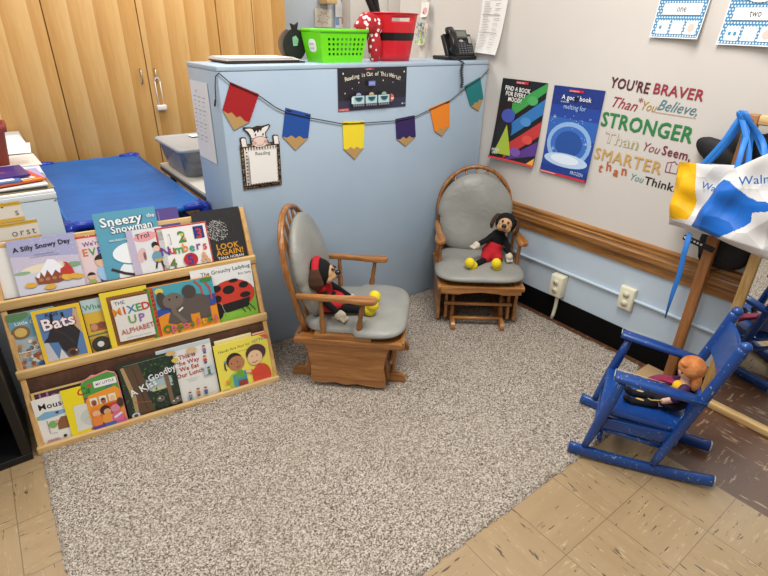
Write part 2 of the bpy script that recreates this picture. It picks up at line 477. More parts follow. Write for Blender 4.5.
# carpet: one cut piece of looped pile with a ragged edge
nx, ny = 240, 150; cb = MB(); rnd = random.Random(3)
x0, x1 = -.155, 2.30
for j in range(ny+1):
    for i in range(nx+1):
        x = x0+(x1-x0)*i/nx
        yb = .70 if x < 1.83 else .70+(x-1.83)*.40
        y = yb+(2.125-yb)*j/ny
        e = (i in (0, nx)) or j in (0, ny)
        z = .011+rnd.uniform(-.0018, .0018) if not e else .001
        jx = rnd.uniform(-.004, .004); jy = rnd.uniform(-.005, .005)
        if j == ny: jy = 0
        cb.v.append(V((x+jx, y+jy, z)))
for j in range(ny):
    for i in range(nx):
        a = j*(nx+1)+i; cb.f.append([a, a+1, a+nx+2, a+nx+1]); cb.m.append(0); cb.c.append((1, 1, 1)); cb.sm.append(True)
tag(cb.build('carpet', CARPET), 'speckled beige and brown carpet piece covering the reading corner floor', 'carpet')
CZ = .011

# =================================================================== TALL WOOD CABINETS AT THE BACK
STEEL = mat('b9b7b2', .3, .9, name='brushed_steel')
def tall_cabinet(xa, xb, label, handles=True):
    t = empty('storage_cabinet', (xa, 3.87, 0)); W = xb-xa
    MB().box((0, .002, .1), (W, .5, 2.15)).box((.02, .05, 0), (W-.02, .5, .1)).build('body', MAPLE, t)
    for k in (0, 1):
        d = MB().rbox((k*W/2+.003, -.02, .105), ((k+1)*W/2-.003, 0, 2.145), .002).build('door', MAPLE, t)
        hx = W/2-.045 if k == 0 else W/2+.045
        if handles: MB().tube([(hx, -.02, 1.135), (hx, -.045, 1.145), (hx, -.048, 1.18), (hx, -.045, 1.215), (hx, -.02, 1.225)], .0045, 8).build('handle', STEEL, d)
    tag(t, label, 'cabinet', 'tall wooden storage cabinets'); return t
tall_cabinet(-.59, .43, 'tall wooden cabinet at the left edge behind the red planter')
tall_cabinet(.43, 1.46, 'tall wooden cabinet with steel handles behind the blue cot')
tall_cabinet(1.46, 1.985, 'tall wooden cabinet at the right end, above the clear plastic bin')
lk = empty('cabinet_lock', (.99, 3.82, 1.15))
MB().tube([(-.016, 0, 0), (-.014, 0, -.15)], .003, 6).tube([(.016, 0, 0), (.018, 0, -.15)], .003, 6).tube([(-.016, 0, 0), (-.008, 0, .02), (.008, 0, .02), (.016, 0, 0)], .003, 6).build('loop', mat('eceae6', .4), lk)
MB().rbox((-.03, -.012, -.185), (.034, .012, -.15), .006).build('slider', mat('e4e2de', .4), lk)
tag(lk, 'white plastic sliding lock hanging from the cabinet handle', 'cabinet lock')

# =================================================================== BLUE PANELLED UNIT (divider)
dv = empty('divider_cabinet', (.783, 2.13, 0)); L = 1.556
MB().rbox((0, 0, 0), (L, .36, 1.318), .003).build('body', DIV_BLUE, dv)
MB().rbox((-.002, -.003, 1.318), (L, .362, 1.337), .003).build('top_board', DIV_BLUE, dv)
tag(dv, 'pale blue painted cabinet back standing as a room divider', 'divider')

# paper notice in a sleeve on its left end
T = frame((.779, 2.19, 1.02), (0, -1, 0), (0, 0, 1)); T = frame((.780, 2.47, .93), (0, -1, .0), (0, 0, 1))
nb = MB(); nb.box((0, 0, 0), (.215, .335, .002), mi=0, c='e6e4e6'); a = Art(nb, .002)
for k in range(11):
    for q in range(3): a.rect(.03+q*.055, .27-k*.018, .03+q*.055+.035-.01*(k % 3), .273-k*.018, '8f8d96')
a.text('M', .1, .29, .02, '77757c')
tag(nb.build('paper_notice', PRINTM, T=T), 'white sheet of small print taped to the divider left end', 'notice')

# ---- poster on the divider (space train, no figures)
def sheet(name, w, h, T, bg, th=.0012, m=PRINT):
    mb = MB(); mb.box((0, 0, 0), (w, h, th), c=bg); return mb, Art(mb, th)
pw, ph = .407, .188
p0 = ony((338, 112), 2.13); T = frame((1.341, 2.128, 1.131), (1, 0, 0), (0, 0, 1))
mb, a = sheet('p', pw, ph, T, '26242b')
a.rect(0, 0, pw, .045, '33364e'); a.rect(0, 0, .06, .012, 'c4212c'); a.rect(.155, .178, .205, .184, 'c4212c')
a.text('SCHOLASTIC', .004, .003, .009, 'f2e9e6', 1); a.text('SCHOLASTIC', .157, .179, .0055, 'f2e9e6', 1)
for i, (ch, w_) in enumerate(zip('Reading is Out of This World!', [0]*29)):
    t = i/28; x = .045+t*.31; y = .132+.02*math.sin(PI*min(1, max(0, t)))-.004*(t > .9)
    a.text(ch, x, y, .026, 'ece6d2', 1.2, rot=10-20*t, align='CENTER')
for x, y, s in ((.022, .165, .004), (.38, .166, .004), (.108, .125, .003), (.03, .08, .003), (.25, .13, .003), (.31, .12, .002), (.07, .1, .002), (.2, .12, .002)):
    a.poly([(x-s, y), (x, y+s*1.4), (x+s, y), (x, y-s*1.4)], 'e8e6da')
a.rect(.163, .108, .203, .13, '6b78c0'); a.rect(.167, .113, .199, .125, '8f9ad8')
for k in range(3):
    x = .07+k*.073; a.rect(x, .03, x+.068, .066, 'b9d4da'); a.ell(x+.036, .06, .024, .022, '5b9ea6', a0=180, a1=360); a.ell(x+.036, .06, .019, .017, '2b4a58', a0=180, a1=360)
    a.ell(x+.034, .068, .015, .012, ['9aa6c8', 'c8b08a', '8fb49a'][k], a0=0, a1=180)
    for q in range(5): a.ell(x+.008+q*.013, .024, .005, .005, '8c8a92')
a.poly([(.289, .03), (.289, .07), (.305, .064), (.312, .05), (.305, .036)], 'd4695c'); a.rect(.292, .044, .308, .050, 'f0e8e0')
a.rect(.058, .034, .07, .062, 'd9e6ea'); a.rect(.36, .017, .367, .023, 'e8e8e8')
a.rect(.369, .018, .39, .021, '9c9aa4')
tag(mb.build('reading_poster', PRINT, T=T), 'black landscape poster of a rocket train under the red bucket', 'poster')

# ---- garland: twine and seven felt pencils
TW = mat('3a3028', .9, name='dark_twine')
gt = []
sp_ = [(.786, 1.322), (.83, 1.283), (.95, 1.228), (1.02, 1.178), (1.068, 1.155), (1.19, 1.122), (1.36, 1.083), (1.49, 1.077), (1.684, 1.073), (1.81, 1.083), (1.913, 1.112), (2.056, 1.15), (2.162, 1.208), (2.278, 1.256), (2.338, 1.30)]
for x, z in sp_: gt.append((x, 2.1215, z-.008))
tie = [(.786, 2.1215, 1.314), (.776, 2.135, 1.30), (.775, 2.15, 1.26), (.776, 2.16, 1.225), (.775, 2.165, 1.20)]
s_ = MB().tube(gt, .0022, 6).tube(tie, .0022, 6).tube([(.774, 2.163, 1.21), (.772, 2.172, 1.185)], .004, 6)
tag(s_.build('twine_string', TW), 'dark twine of the pencil garland strung across the divider', 'string')
PEN = [('a31b20', (.831, 1.279), (.949, 1.228), (.895, 1.119), (.785, 1.174), (.824, 1.092), 'red'),
       ('1f4d9c', (1.068, 1.166), (1.191, 1.131), (1.172, 1.027), (1.043, 1.046), (1.104, .979), 'blue'),
       ('f1d931', (1.362, 1.085), (1.49, 1.079), (1.484, .950), (1.365, .957), (1.429, .899), 'yellow'),
       ('33225c', (1.684, 1.073), (1.81, 1.083), (1.824, .972), (1.694, .972), (1.756, .929), 'purple'),
       ('f08a26', (1.913, 1.112), (2.056, 1.144), (2.07, 1.006), (1.959, .989), (2.014, .957), 'orange'),
       ('1f7d80', (2.162, 1.212), (2.278, 1.254), (2.322, 1.141), (2.223, 1.103), (2.293, 1.072), 'teal')]
FELT = print_mat('felt', .95)
for k, (c, A_, B_, C_, D_, E_, nm) in enumerate(PEN):
    A_, B_, C_, D_, E_ = [V(q) for q in (A_, B_, C_, D_, E_)]
    o_ = V(A_)
    root = empty('pencil_pennant', (A_.x, 2.127, A_.y))
    R = M.Rotation(PI/2, 4, 'X')
    J = [D_.lerp(C_, t)+V((0, (.008 if q % 2 else -.004))) for q, t in enumerate((.18, .34, .5, .66, .82))]
    L2 = lambda P: (P.x-A_.x, P.y-A_.y)
    MB().prism([L2(q) for q in (A_, B_, C_, *J[::-1], D_)], 0, .003, c=c).build('felt_body', FELT, root, T=R)
    MB().prism([L2(q) for q in (D_, *J, C_, E_)], .0002, .0026, c='b8935e').build('tip', FELT, root, T=R)
    u = (B_-A_).normalized(); st = MB()
    for t in (.12, .88):
        p = A_.lerp(B_, t)-V((0, .008)); q0, q1 = L2(p-u*.012), L2(p+u*.012)
        st.tube([(q0[0], q0[1], .0045), (q1[0], q1[1], .0045)], .002, 6)
    st.build('stitch', TW, root, T=R)
    tag(root, nm+' felt pencil pennant with a tan tip on the divider garland', 'pennant', 'felt pencil pennants on the garland')

# ---- zebra cut-out sign
T = frame((.838, 2.126, .835), (1, 0, .0), (0, 0, 1))
T = T @ M.Rotation(math.radians(-1), 4, 'Z')
mb = MB(); zz = Art(mb, .0, step=.0004)
mb.box((0, 0, 0), (.185, .195, .002), c='2a211b')
zz.z = .002
rz_ = random.Random(5)
for k in range(160):
    sd = rz_.random()*4; t = rz_.random()
    x, y = [(t*.18, .008), (.177, t*.19), (t*.18, .187), (.008, t*.19)][int(sd)]
    zz.step = 0; zz.z = .0024; zz.ell(x+rz_.uniform(-.003, .003), y+rz_.uniform(-.003, .003), .0035, .0025, 'b08a58', rot=rz_.uniform(0, 90), n=8)
zz.step = .0004; zz.rect(.016, .016, .169, .18, 'e9e2dc')
for k in range(12):
    x = .02+k*.0125
    zz.poly([(x, .016), (x+.006, .016), (x+.003, .028)], '1c1815'); zz.poly([(x, .18), (x+.007, .18), (x+.004, .165)], '1c1815')
for k in range(10):
    y = .025+k*.015
    zz.poly([(.016, y), (.016, y+.008), (.026, y+.003)], '1c1815'); zz.poly([(.169, y), (.169, y+.008), (.159, y+.003)], '1c1815')
zz.rect(.03, .026, .156, .168, 'efece8'); zz.text('Reading', .093, .148, .022, '2a2624', .6, align='CENTER')
mb.prism([(.05, .185), (.048, .225), (.035, .245), (.02, .258), (.022, .266), (.05, .264), (.065, .262), (.085, .268), (.105, .266), (.12, .268), (.14, .272), (.147, .266), (.135, .25), (.122, .24), (.125, .21), (.14, .185)], -.0005, .002, c='2a2624')
zz.z = .0022
zz.poly([(.055, .187), (.053, .228), (.043, .245), (.028, .258), (.05, .259), (.062, .255), (.11, .258), (.122, .263), (.14, .266), (.13, .25), (.118, .238), (.12, .21), (.132, .187)], 'efe6e0')
zz.poly([(.062, .256), (.108, .26), (.1, .243), (.094, .252), (.086, .238), (.08, .25), (.07, .24)], '201c1a')
zz.ell(.092, .2, .038, .024, '2a2624'); zz.ell(.092, .2, .036, .022, 'e9cfc4'); zz.ell(.068, .197, .008, .007, 'd99a92'); zz.ell(.117, .201, .008, .007, 'd99a92')
zz.line([(.076, .19), (.085, .186), (.1, .187), (.108, .192)], .0012, '5a4840')
for x in (.073, .108): zz.ell(x, .232, .003, .005, '1a1614')
for x0_ in (.0, .15):
    mb.prism([(x0_+.006, .18), (x0_+.002, .222), (x0_+.012, .226), (x0_+.03, .223), (x0_+.033, .18)], -.0004, .0021, c='2a2624')
    zz.poly([(x0_+.009, .186), (x0_+.006, .219), (x0_+.014, .222), (x0_+.026, .219), (x0_+.029, .186)], 'efe6e0')
for (x, y, w_) in ((.052, .215, 1), (.128, .215, -1), (.052, .205, 1), (.13, .2, -1)): zz.poly([(x, y), (x, y+.005), (x+.012*w_, y+.003)], '201c1a')
tag(mb.build('zebra_sign', PRINTM, T=T), 'paper zebra peering over a leopard-print framed Reading card', 'sign')

# ---- things standing on the divider
DT = 1.3375
p = empty('clipboard', (.885, 2.245, DT))
MB().rbox((0, .004, 0), (.36, .225, .006), .002).build('folder', mat('23211f', .5), p)
MB().rbox((-.01, .01, .0062), (.335, .225, .012), .002).build('board', mat('7b5238', .6), p)
mb = MB()
for k in range(4): mb.box((-.012+.004*k, .006+.003*(k % 2), .0125+.003*k), (.335-.01*k, .222, .0145+.003*k), T=M.Rotation(.01*(k % 3-1), 4, 'Z'))
mb.build('papers', mat('e4e0da', .8), p)
tag(p, 'stack of white papers on a brown clipboard at the divider left end', 'clipboard')

ap = empty('apple_plaque', (1.262, 2.39, DT)); ap.scale = (.72, 1, .93)
def apple_pts(s=1): return [(s*.075*math.cos(t)*(1+.06*math.cos(2*t)), s*(.076+.076*math.sin(t)-.012*math.exp(-((t-PI/2)/.25)**2))) for t in [2*PI*i/40 for i in range(40)]]
RX = M.Rotation(PI/2, 4, 'X')
MB().prism(apple_pts(), 0, .012).build('front_board', mat('1d1f19', .7), ap, T=M.Translation((.01, 0, 0)) @ RX)
MB().prism(apple_pts(), 0, .012).build('back_board', mat('6d5c4c', .7), ap, T=M.Translation((-.012, .02, 0)) @ RX)
MB().prism(apple_pts(), 0, .012).build('back_board', mat('6d5c4c', .7), ap, T=M.Translation((-.004, .036, 0)) @ RX)
MB().prism([(-.012, .135), (-.028, .172), (.0, .165), (.026, .178), (.012, .135)], 0, .014).build('stem', mat('1a1a16', .7), ap, T=M.Translation((.01, 0, 0)) @ RX)
mb = MB(); mb.prism([(0, .07), (-.004, .11), (.022, .118), (.04, .1), (.03, .072)], .0145, .016, c='7fb88f'); Art(mb, .0165).line([(.008, .08), (.015, .1), (.02, .08), (.028, .1)], .002, '3c6b4c')
mb.build('sticker', PRINTM, ap, T=M.Translation((-.01, 0, 0)) @ RX)
tag(ap, 'black apple-shaped wooden plaque with a green sticker behind the basket', 'plaque')

# green basket with a lattice of holes
bk = empty('plastic_basket', (1.425, 2.28, DT), 0)
GRN = mat('6ddc12', .35, coat=.2, name='lime_plastic')
def lat(mb, P00, P10, P11, P01, nu, nv, holes):
    o = len(mb.v)
    for j in range(nv+1):
        for i in range(nu+1):
            mb.v.append((V(P00).lerp(V(P10), i/nu)).lerp(V(P01).lerp(V(P11), i/nu), j/nv))
    for j in range(nv):
        for i in range(nu):
            if holes(i, j): continue
            a = o+j*(nu+1)+i; mb.f.append([a, a+1, a+nu+2, a+nu+1]); mb.m.append(0); mb.c.append((1, 1, 1)); mb.sm.append(False)
bw, bd, tw_, td, bh = .108, .07, .128, .09, .134
mb = MB()
for (sx, sy, ax) in ((1, -1, 'x'), (1, 1, 'x'), (-1, 1, 'y'), (1, 1, 'y')):
    if ax == 'x':
        P = [(-bw, sy*bd, 0), (bw, sy*bd, 0), (tw_, sy*td, bh), (-tw_, sy*td, bh)]
        lat(mb, P[0], P[1], P[2], P[3], 21, 13, lambda i, j: i % 2 == 1 and j % 2 == 1 and i > 1 and 1 < j < 11)
    else:
        P = [(sx*bw, -bd, 0), (sx*bw, bd, 0), (sx*tw_, td, bh), (sx*tw_, -td, bh)]
        lat(mb, P[0], P[1], P[2], P[3], 4, 4, lambda i, j: False)
lat(mb, (-bw, -bd, 0), (bw, -bd, 0), (bw, bd, 0), (-bw, bd, 0), 2, 2, lambda i, j: False)
o = mb.build('bin', GRN, bk); sm = o.modifiers.new('s', 'SOLIDIFY'); sm.thickness = .003
MB().tube([(-tw_, -td, bh), (tw_, -td, bh), (tw_, td, bh), (-tw_, td, bh)], 1, 8, closed=True, flat=(.008, .006), up=(0, 0, 1)).build('rim', GRN, bk)
mb = MB(); mb.ell((0, 0, 0), (.034, .028, .0015), c='f2f0ec', power=.7); a = Art(mb, .002)
for yy, w0 in ((.006, 0), (-.012, .004)):
    a.line([(-.022+w0+q*.004, yy+(.006 if q % 2 else -.004)) for q in range(10)], .002, '2c2a30')
mb.build('label', PRINTM, bk, T=frame((-.1215, .0, .07), (0, -1, 0), (-.15, 0, .99)))
tag(bk, 'lime green plastic basket with square holes on the divider', 'basket')
mb = MB()
for k, (x, c) in enumerate(((-.1, '8a8074'), (-.05, '3f3a38'), (.0, '9fb594'), (.05, 'a8bfa0'), (.1, '4b4744'))): mb.rbox((x*.85-.022, -.06, -.008), (x*.85+.014, .06, .112+.006*(k % 2)), .004, T=M.Translation((1.425, 2.28, DT+.014)), c=c)
tag(mb.build('notebooks', PRINTM), 'grey and green notebooks standing inside the lime basket', 'notebooks', kind='stuff')

# red heart-print cloth toy slumped between the basket and the bucket
def pattern_ellipsoid_mat():
    m, nt, b = base('red_heart_print'); v = coords(nt)
    vo = N(nt, 'ShaderNodeTexVoronoi'); vo.inputs['Scale'].default_value = 34; nt.links.new(v, vo.inputs['Vector'])
    nt.links.new(ramp(nt, vo.outputs['Distance'], [(.0, 'ece4e2'), (.27, 'ece4e2'), (.31, 'b01a24'), (1, 'a81822')]), b.inputs['Base Color'])
    b.inputs['Roughness'].default_value = .8; return m
REDP = pattern_ellipsoid_mat()
mb = MB(); mb.ell((0, 0, .165), (.06, .04, .048), (0, -.3, 0)); mb.ell((.045, 0, .155), (.04, .035, .045)); mb.ell((.045, 0, .07), (.034, .032, .08)); mb.ell((-.035, 0, .15), (.036, .035, .036))
o = mb.build('cloth_toy', REDP, T=M.Translation((1.585, 2.24, DT))); rm = o.modifiers.new('r', 'REMESH'); rm.mode = 'VOXEL'; rm.voxel_size = .005; rm.use_smooth_shade = True
tag(o, 'red cloth bundle with white hearts slumped against the bucket', 'cloth toy')

# red bucket: square-round taper, slot handles, black band
bu = empty('plastic_bucket', (1.775, 2.305, DT))
REDB = mat('cf1826', .3, coat=.3, name='red_plastic'); BLKB = mat('0c0a0b', .3, coat=.2)
def bring(z, grow=0):
    t = z/.215; r = .098+.034*t+grow; out = []
    for i in range(64):
        an = 2*PI*i/64; ca, sa = math.cos(an), math.sin(an); q = (abs(ca)**3.2+abs(sa)**3.2)**(-1/3.2)
        out.append(V((ca*q*r, sa*q*r*.8, z)))
    return out
mb = MB(); zs = [0, .03, .06, .09, .12, .15, .172, .18, .19, .2, .208, .215]; k0 = 0
for z in zs: mb.v += bring(z)
for j in range(len(zs)-1):
    for i in range(64):
        if 7 <= j <= 8 and (43 <= i <= 52 or -1 <= i <= 20): continue
        a = j*64+i; b_ = j*64+(i+1) % 64; mb.f.append([a, b_, b_+64, a+64]); mb.m.append(0); mb.c.append((1, 1, 1)); mb.sm.append(True)
mb.f.append(list(range(64))[::-1]); mb.m.append(0); mb.c.append((1, 1, 1)); mb.sm.append(False)
o = mb.build('pail', REDB, bu); sm = o.modifiers.new('s', 'SOLIDIFY'); sm.thickness = .003
mb = MB().tube(bring(.215, .002), .0035, 6, closed=True); mb.build('rim', REDB, bu)
mb = MB(); mb.v += bring(.095, .0015)+bring(.130, .0015)
for i in range(64): mb.f.append([i, (i+1) % 64, (i+1) % 64+64, i+64]); mb.m.append(0); mb.c.append((1, 1, 1)); mb.sm.append(True)
mb.build('band', BLKB, bu)
tag(bu, 'red tapered plastic bucket with a black band and slot handles', 'bucket')
sc_ = empty('tongs', (1.74, 2.32, DT+.02), 0)
for s in (-1, 1):
    MB().tube([(.03+s*.005, .0, 0), (-.01+s*.01, 0, .12), (-.045+s*.012, .005, .2), (-.075+s*.022, .005, .27), (-.085+s*.03, .005, .31)], [.009, .010, .015, .017, .012], 8, flat=(1, .6)).build('arm', mat('121013', .5), sc_)
tag(sc_, 'black tongs sticking out of the red bucket', 'tongs')

# desk telephone
ph_ = empty('desk_phone', (2.232, 2.29, DT), math.radians(-4)); BP = mat('131314', .4, coat=.1, name='phone_black')
MB().rbox((-.108, -.07, 0), (.105, .07, .02), .006).build('base', BP, ph_)
Tp = M.Translation((-.10, -.055, .018)) @ M.Rotation(math.radians(62), 4, 'X')
MB().rbox((0, 0, -.02), (.20, .125, .006), .006).build('console', BP, ph_, T=Tp)
mb = MB(); a = Art(mb, .0068)
mb.rbox((.075, .095, .006), (.165, .142, .016), .003, c='4e4e4c')
sc2 = mb.build('display', PRINT, ph_, T=Tp)
mb = MB(); Art(mb, .0165).rect(.085, .103, .155, .133, '747b70'); mb.build('screen', PRINT, sc2)
mb = MB(); a = Art(mb, .0068)
for j in range(6):
    for i in range(3): mb.rbox((.085+i*.022, .012+j*.0125, .006), (.1+i*.022, .020+j*.0125, .0085), .001, c='59595b')
for j in range(4):
    for i in range(3): mb.rbox((.152+i*.014, .014+j*.013, .006), (.161+i*.014, .022+j*.013, .0085), .001, c='6a6a6a')
mb.rbox((.172, .07, .006), (.192, .11, .008), .001, c='a3a39e'); mb.ell((.118, .084, .007), (.016, .008, .003), c='a9a9a2')
mb.build('keypad', PRINT, ph_, T=Tp)
hs = MB(); hs.rbox((.008, .0, .012), (.058, .04, .036), .012); hs.rbox((.008, .11, .012), (.058, .15, .036), .012); hs.tube([(.033, .01, .03), (.033, .05, .046), (.033, .1, .046), (.033, .14, .03)], 1, 12, flat=(.022, .012), up=(1, 0, 0))
o = hs.build('handset', BP, ph_, T=Tp)
coil = []
for i in range(260):
    t = i/259; an = t*2*PI*22
    P = V((-.09, -.07, .02)).lerp(V((-.10, -.19, -.005)), min(1, t*3)) if t < .33 else V((-.102+.006*math.sin(t*9), -.191, -.005-(t-.33)*.19))
    r_ = .0075; coil.append(P+V((r_*math.cos(an), r_*math.sin(an), 0)))
MB().tube(coil, .0022, 5).build('coiled_cord', BP, ph_)
tag(ph_, 'black office phone with a coiled cord on the divider right end', 'telephone')

# ---- papers on the right wall behind the divider end
def curl_sheet(name, T, w, h, drawfn, curl=.03, bg='e9e5e0', m=PRINTM, cside=1):
    """a sheet whose free edge lifts off the wall"""
    mb = MB(); mb.box((0, 0, 0), (w, h, .0008), c=bg); a = Art(mb, .001); drawfn(a, w, h)
    # cut to strips so that it can bend
    bm = bmesh.new(); me = bpy.data.meshes.new('x'); me.from_pydata([tuple(p) for p in mb.v], [], mb.f)
    at = me.attributes.new('Col', 'FLOAT_COLOR', 'CORNER'); buf = []
    for f, c in zip(mb.f, mb.c): buf += [c[0], c[1], c[2], 1.0]*len(f)
    at.data.foreach_set('color', buf); bm.from_mesh(me)
    for k in range(1, 14):
        g = bm.verts[:]+bm.edges[:]+bm.faces[:]
        bmesh.ops.bisect_plane(bm, geom=g, plane_co=(w*k/14, 0, 0), plane_no=(1, 0, 0))
        g = bm.verts[:]+bm.edges[:]+bm.faces[:]
        bmesh.ops.bisect_plane(bm, geom=g, plane_co=(0, h*k/14, 0), plane_no=(0, 1, 0))
    for v in bm.verts:
        x, y = v.co.x/w, 1-v.co.y/h
        k = x if cside > 0 else 1-x
        v.co.z += curl*(k**3)*(.25+.75*y)+curl*.6*y**4
    bm.to_mesh(me); bm.free(); me.materials.append(m)
    o = bpy.data.objects.new(name, me); COL.objects.link(o); o.matrix_world = T; return o
def WT(y, z, eps=.0015, rot=0):  # frame on the right wall, x to the right as one faces it
    return frame((2.35-eps, y, z), (0, -1, 0), (0, 0, 1)) @ M.Rotation(math.radians(rot), 4, 'Z')
def list_art(a, w, h):
    a.rect(w*.3, h*.93, w*.75, h*.945, '8e8a88')
    rr = random.Random(4)
    for k in range(30):
        y = h*.9-k*h*.028
        if k in (8, 19): a.rect(w*.08, y, w*.8, y+.003, '7d7a78'); continue
        a.rect(w*.12, y, w*(.3+rr.random()*.12), y+.0018, '9c9896')
        if k % 3: a.rect(w*.55, y, w*(.68+rr.random()*.14), y+.0018, '9c9896')
tag(curl_sheet('phone_list', WT(2.235, 1.375, rot=-2), .19, .28, list_art, .035), 'white printed list curling off the wall beside the phone', 'paper')
def cols_art(a, w, h):
    rr = random.Random(9)
    pal = ['e04a2c', '6a3fa0', '2f62c4', '37a84a', 'f0c832', '3ab6c8', 'd84a8c', 'f07a2c', '222028']
    for k in range(110):
        y = rr.random(); x = rr.random()
        c = pal[int((1-y)*4+rr.random()*4) % 9] if y > .35 else ['7fd0e0', '58b84c', 'e8e04c', '9ad85c'][rr.randrange(4)]
        a.poly([(x*w*.9+.004, y*h*.95), (x*w*.9+.012, y*h*.95+.006), (x*w*.9+.006, y*h*.95+.018)], c)
tag(curl_sheet('colour_chart', WT(2.72, 1.40, .024, rot=-1), .085, .125, cols_art, .02, bg='e4d8cc'), 'small sheet crowded with coloured marks hung near the door casing', 'picture')
tag(curl_sheet('photo_card', WT(2.71, 1.555, .024, rot=1), .08, .08, lambda a, w, h: (a.ell(w*.5, h*.4, w*.3, h*.25, 'd9a8a8'), a.ell(w*.3, h*.3, w*.08, h*.08, 'a83c4c')), .015), 'pale pink card pinned above the coloured chart', 'picture')

# ---- things farther back, seen over the divider
def on_back(u, y=4.395): return ony(u, y)
a0 = on_back((315, 27)); a1 = on_back((331, 9))
mb = MB(); mb.box((0, 0, 0), (a1.x-a0.x, a1.z-a0.z, .002), c='e4dccd'); a = Art(mb, .003); W, H = a1.x-a0.x, a1.z-a0.z
leaf = [(.15, .3), (.3, .45), (.15, .6), (.35, .62), (.4, .85), (.52, .68), (.7, .8), (.68, .6), (.9, .55), (.7, .42), (.75, .2), (.55, .3), (.4, .15), (.38, .3), (.15, .3)]
a.line([(x*W, y*H) for x, y in leaf], .006, 'b5a58f')
tag(mb.build('leaf_drawing', PRINTM, T=frame((a0.x, 4.392, a0.z), (1, 0, 0), (0, 0, 1))), 'cream sheet with a maple leaf outline on the far wall', 'drawing')
def card(name, u0, u1, y, label, cat, fn, bg):
    a0 = ony(u0, y); a1 = ony(u1, y); W, H = a1.x-a0.x, a1.z-a0.z
    mb = MB(); mb.box((0, 0, 0), (W, H, .01), c=bg); fn(Art(mb, .011), W, H)
    return tag(mb.build(name, PRINTM, T=frame((a0.x, y, a0.z), (1, 0, 0), (0, 0, 1))), label, cat)
card('height_chart', (335, 17), (345.5, -12), 4.38, 'tall white chart with blue marks on the far wall', 'chart',
     lambda a, W, H: (a.poly([(W*.5, H*.6), (W*.8, H*.75), (W*.75, H*.5), (W*.6, H*.48)], '3d6fb8'), a.rect(W*.8, H*.28, W*.95, H*.34, '8a3a34')), 'e6e4e4')
card('colour_strip', (335, 28), (347, 18), 4.37, 'small blue and orange strip card below the tall chart', 'card',
     lambda a, W, H: (a.rect(0, H*.3, W*.3, H, '7d9cc0'), a.rect(W*.5, H*.4, W*.9, H, 'c88a58')), 'd8dce0')
MBk = ony((325, 4), 4.3)
tag(MB().rbox((ony((324, 4), 4.3).x, 4.25, ony((328, 4), 4.3).z), (ony((334.5, 4), 4.3).x, 4.39, ony((328, 4), 4.3).z+.06), .004).build('wall_shelf', BIRCH_X), 'short pale wooden shelf high on the far wall', 'shelf')
wc0 = ony((349, 30), 4.26).x; wc1 = ony((404, 30), 4.26).x
wc = empty('white_cabinet', (wc0, 4.26, 0)); W = wc1-wc0; WHT = mat('d2ccc4', .5)
MB().rbox((0, 0, 0), (W, .12, 2.1), .004).build('body', WHT, wc)
for k in range(3):
    d = MB().rbox((k*W/3+.004, -.02, .1), ((k+1)*W/3-.004, -.001, 2.06), .004).build('door', [WHT, mat('dcd7cf', .5), WHT][k], wc)
    MB().rbox((k*W/3+.03, -.032, 1.1), (k*W/3+.04, -.02, 1.25), .003).build('handle', STEEL, d)
tag(wc, 'tall off-white cupboard in the recess behind the red bucket', 'cabinet')
gl = ony((404, 58), 2.93)
tag(MB().rbox((gl.x, 2.80, 1.335), (gl.x+.13, 2.90, 1.36), .004).build('wooden_ledge', BIRCH_X), 'short pale wooden ledge behind the bucket', 'shelf')
bo = empty('spray_bottle', (gl.x+.045, 2.85, 1.36))
MB().tube([(0, 0, 0), (0, 0, .05), (0, 0, .075), (0, 0, .09)], [.017, .017, .009, .009], 14).build('bottle', mat('57b432', .25), bo)
MB().tube([(0, 0, .09), (0, 0, .15)], [.011, .006], 12).build('cap', mat('3a3733', .5), bo)
tag(bo, 'slim bottle with green liquid and dark cap on the wooden ledge', 'bottle')

# =================================================================== TABLE AND BIN BEHIND THE DIVIDER
tb = empty('work_table', (.79, 2.52, 0))
MB().rbox((0, 0, .712), (1.5, .78, .732), .003).build('table_top', mat('d6cfc2', .5), tb)
MB().rbox((-.002, -.002, .690), (1.5, .782, .7115), .002).build('edge_band', mat('4f4a46', .6), tb)
for x, y in ((.05, .05), (.05, .73), (1.45, .05), (1.45, .73)):
    MB().tube([(x, y, .69), (x, y, 0)], .016, 12).build('leg', mat('3c3a38', .4, .5), tb)
tag(tb, 'beige topped work table with a dark edge behind the divider', 'table')
bn = empty('storage_bin', (.94, 3.03, .732))
PL = mat('cfd3d8', .25, trans=.75, name='clear_plastic')
mb = MB(); R_ = []
def rr_ring(w, d, z, r=.04, n=8):
    out = []
    for (cx, cy, a0) in ((w-r, d-r, 0), (-w+r, d-r, 90), (-w+r, -d+r, 180), (w-r, -d+r, 270)):
        for k in range(n): t = math.radians(a0+90*k/(n-1)); out.append(V((cx+r*math.cos(t), cy+r*math.sin(t), z)))
    return out
rings = [rr_ring(.125, .18, .002), rr_ring(.13, .185, .006), rr_ring(.155, .225, .145), rr_ring(.162, .232, .15)]
for q in rings: mb.v += q
k = len(rings[0])
for j in range(3):
    for i in range(k): mb.f.append([j*k+i, j*k+(i+1) % k, (j+1)*k+(i+1) % k, (j+1)*k+i]); mb.m.append(0); mb.c.append((1, 1, 1)); mb.sm.append(True)
mb.f.append(list(range(k))[::-1]); mb.m.append(0); mb.c.append((1, 1, 1)); mb.sm.append(False)
o = mb.build('tub', PL, bn); sm = o.modifiers.new('s', 'SOLIDIFY'); sm.thickness = .002
LIDM = mat('a9abad', .4, name='grey_lid')
mb = MB(); rs = [rr_ring(.17, .24, .147), rr_ring(.172, .242, .158), rr_ring(.165, .235, .165), rr_ring(.14, .21, .166), rr_ring(.135, .205, .160)]
for q in rs: mb.v += q
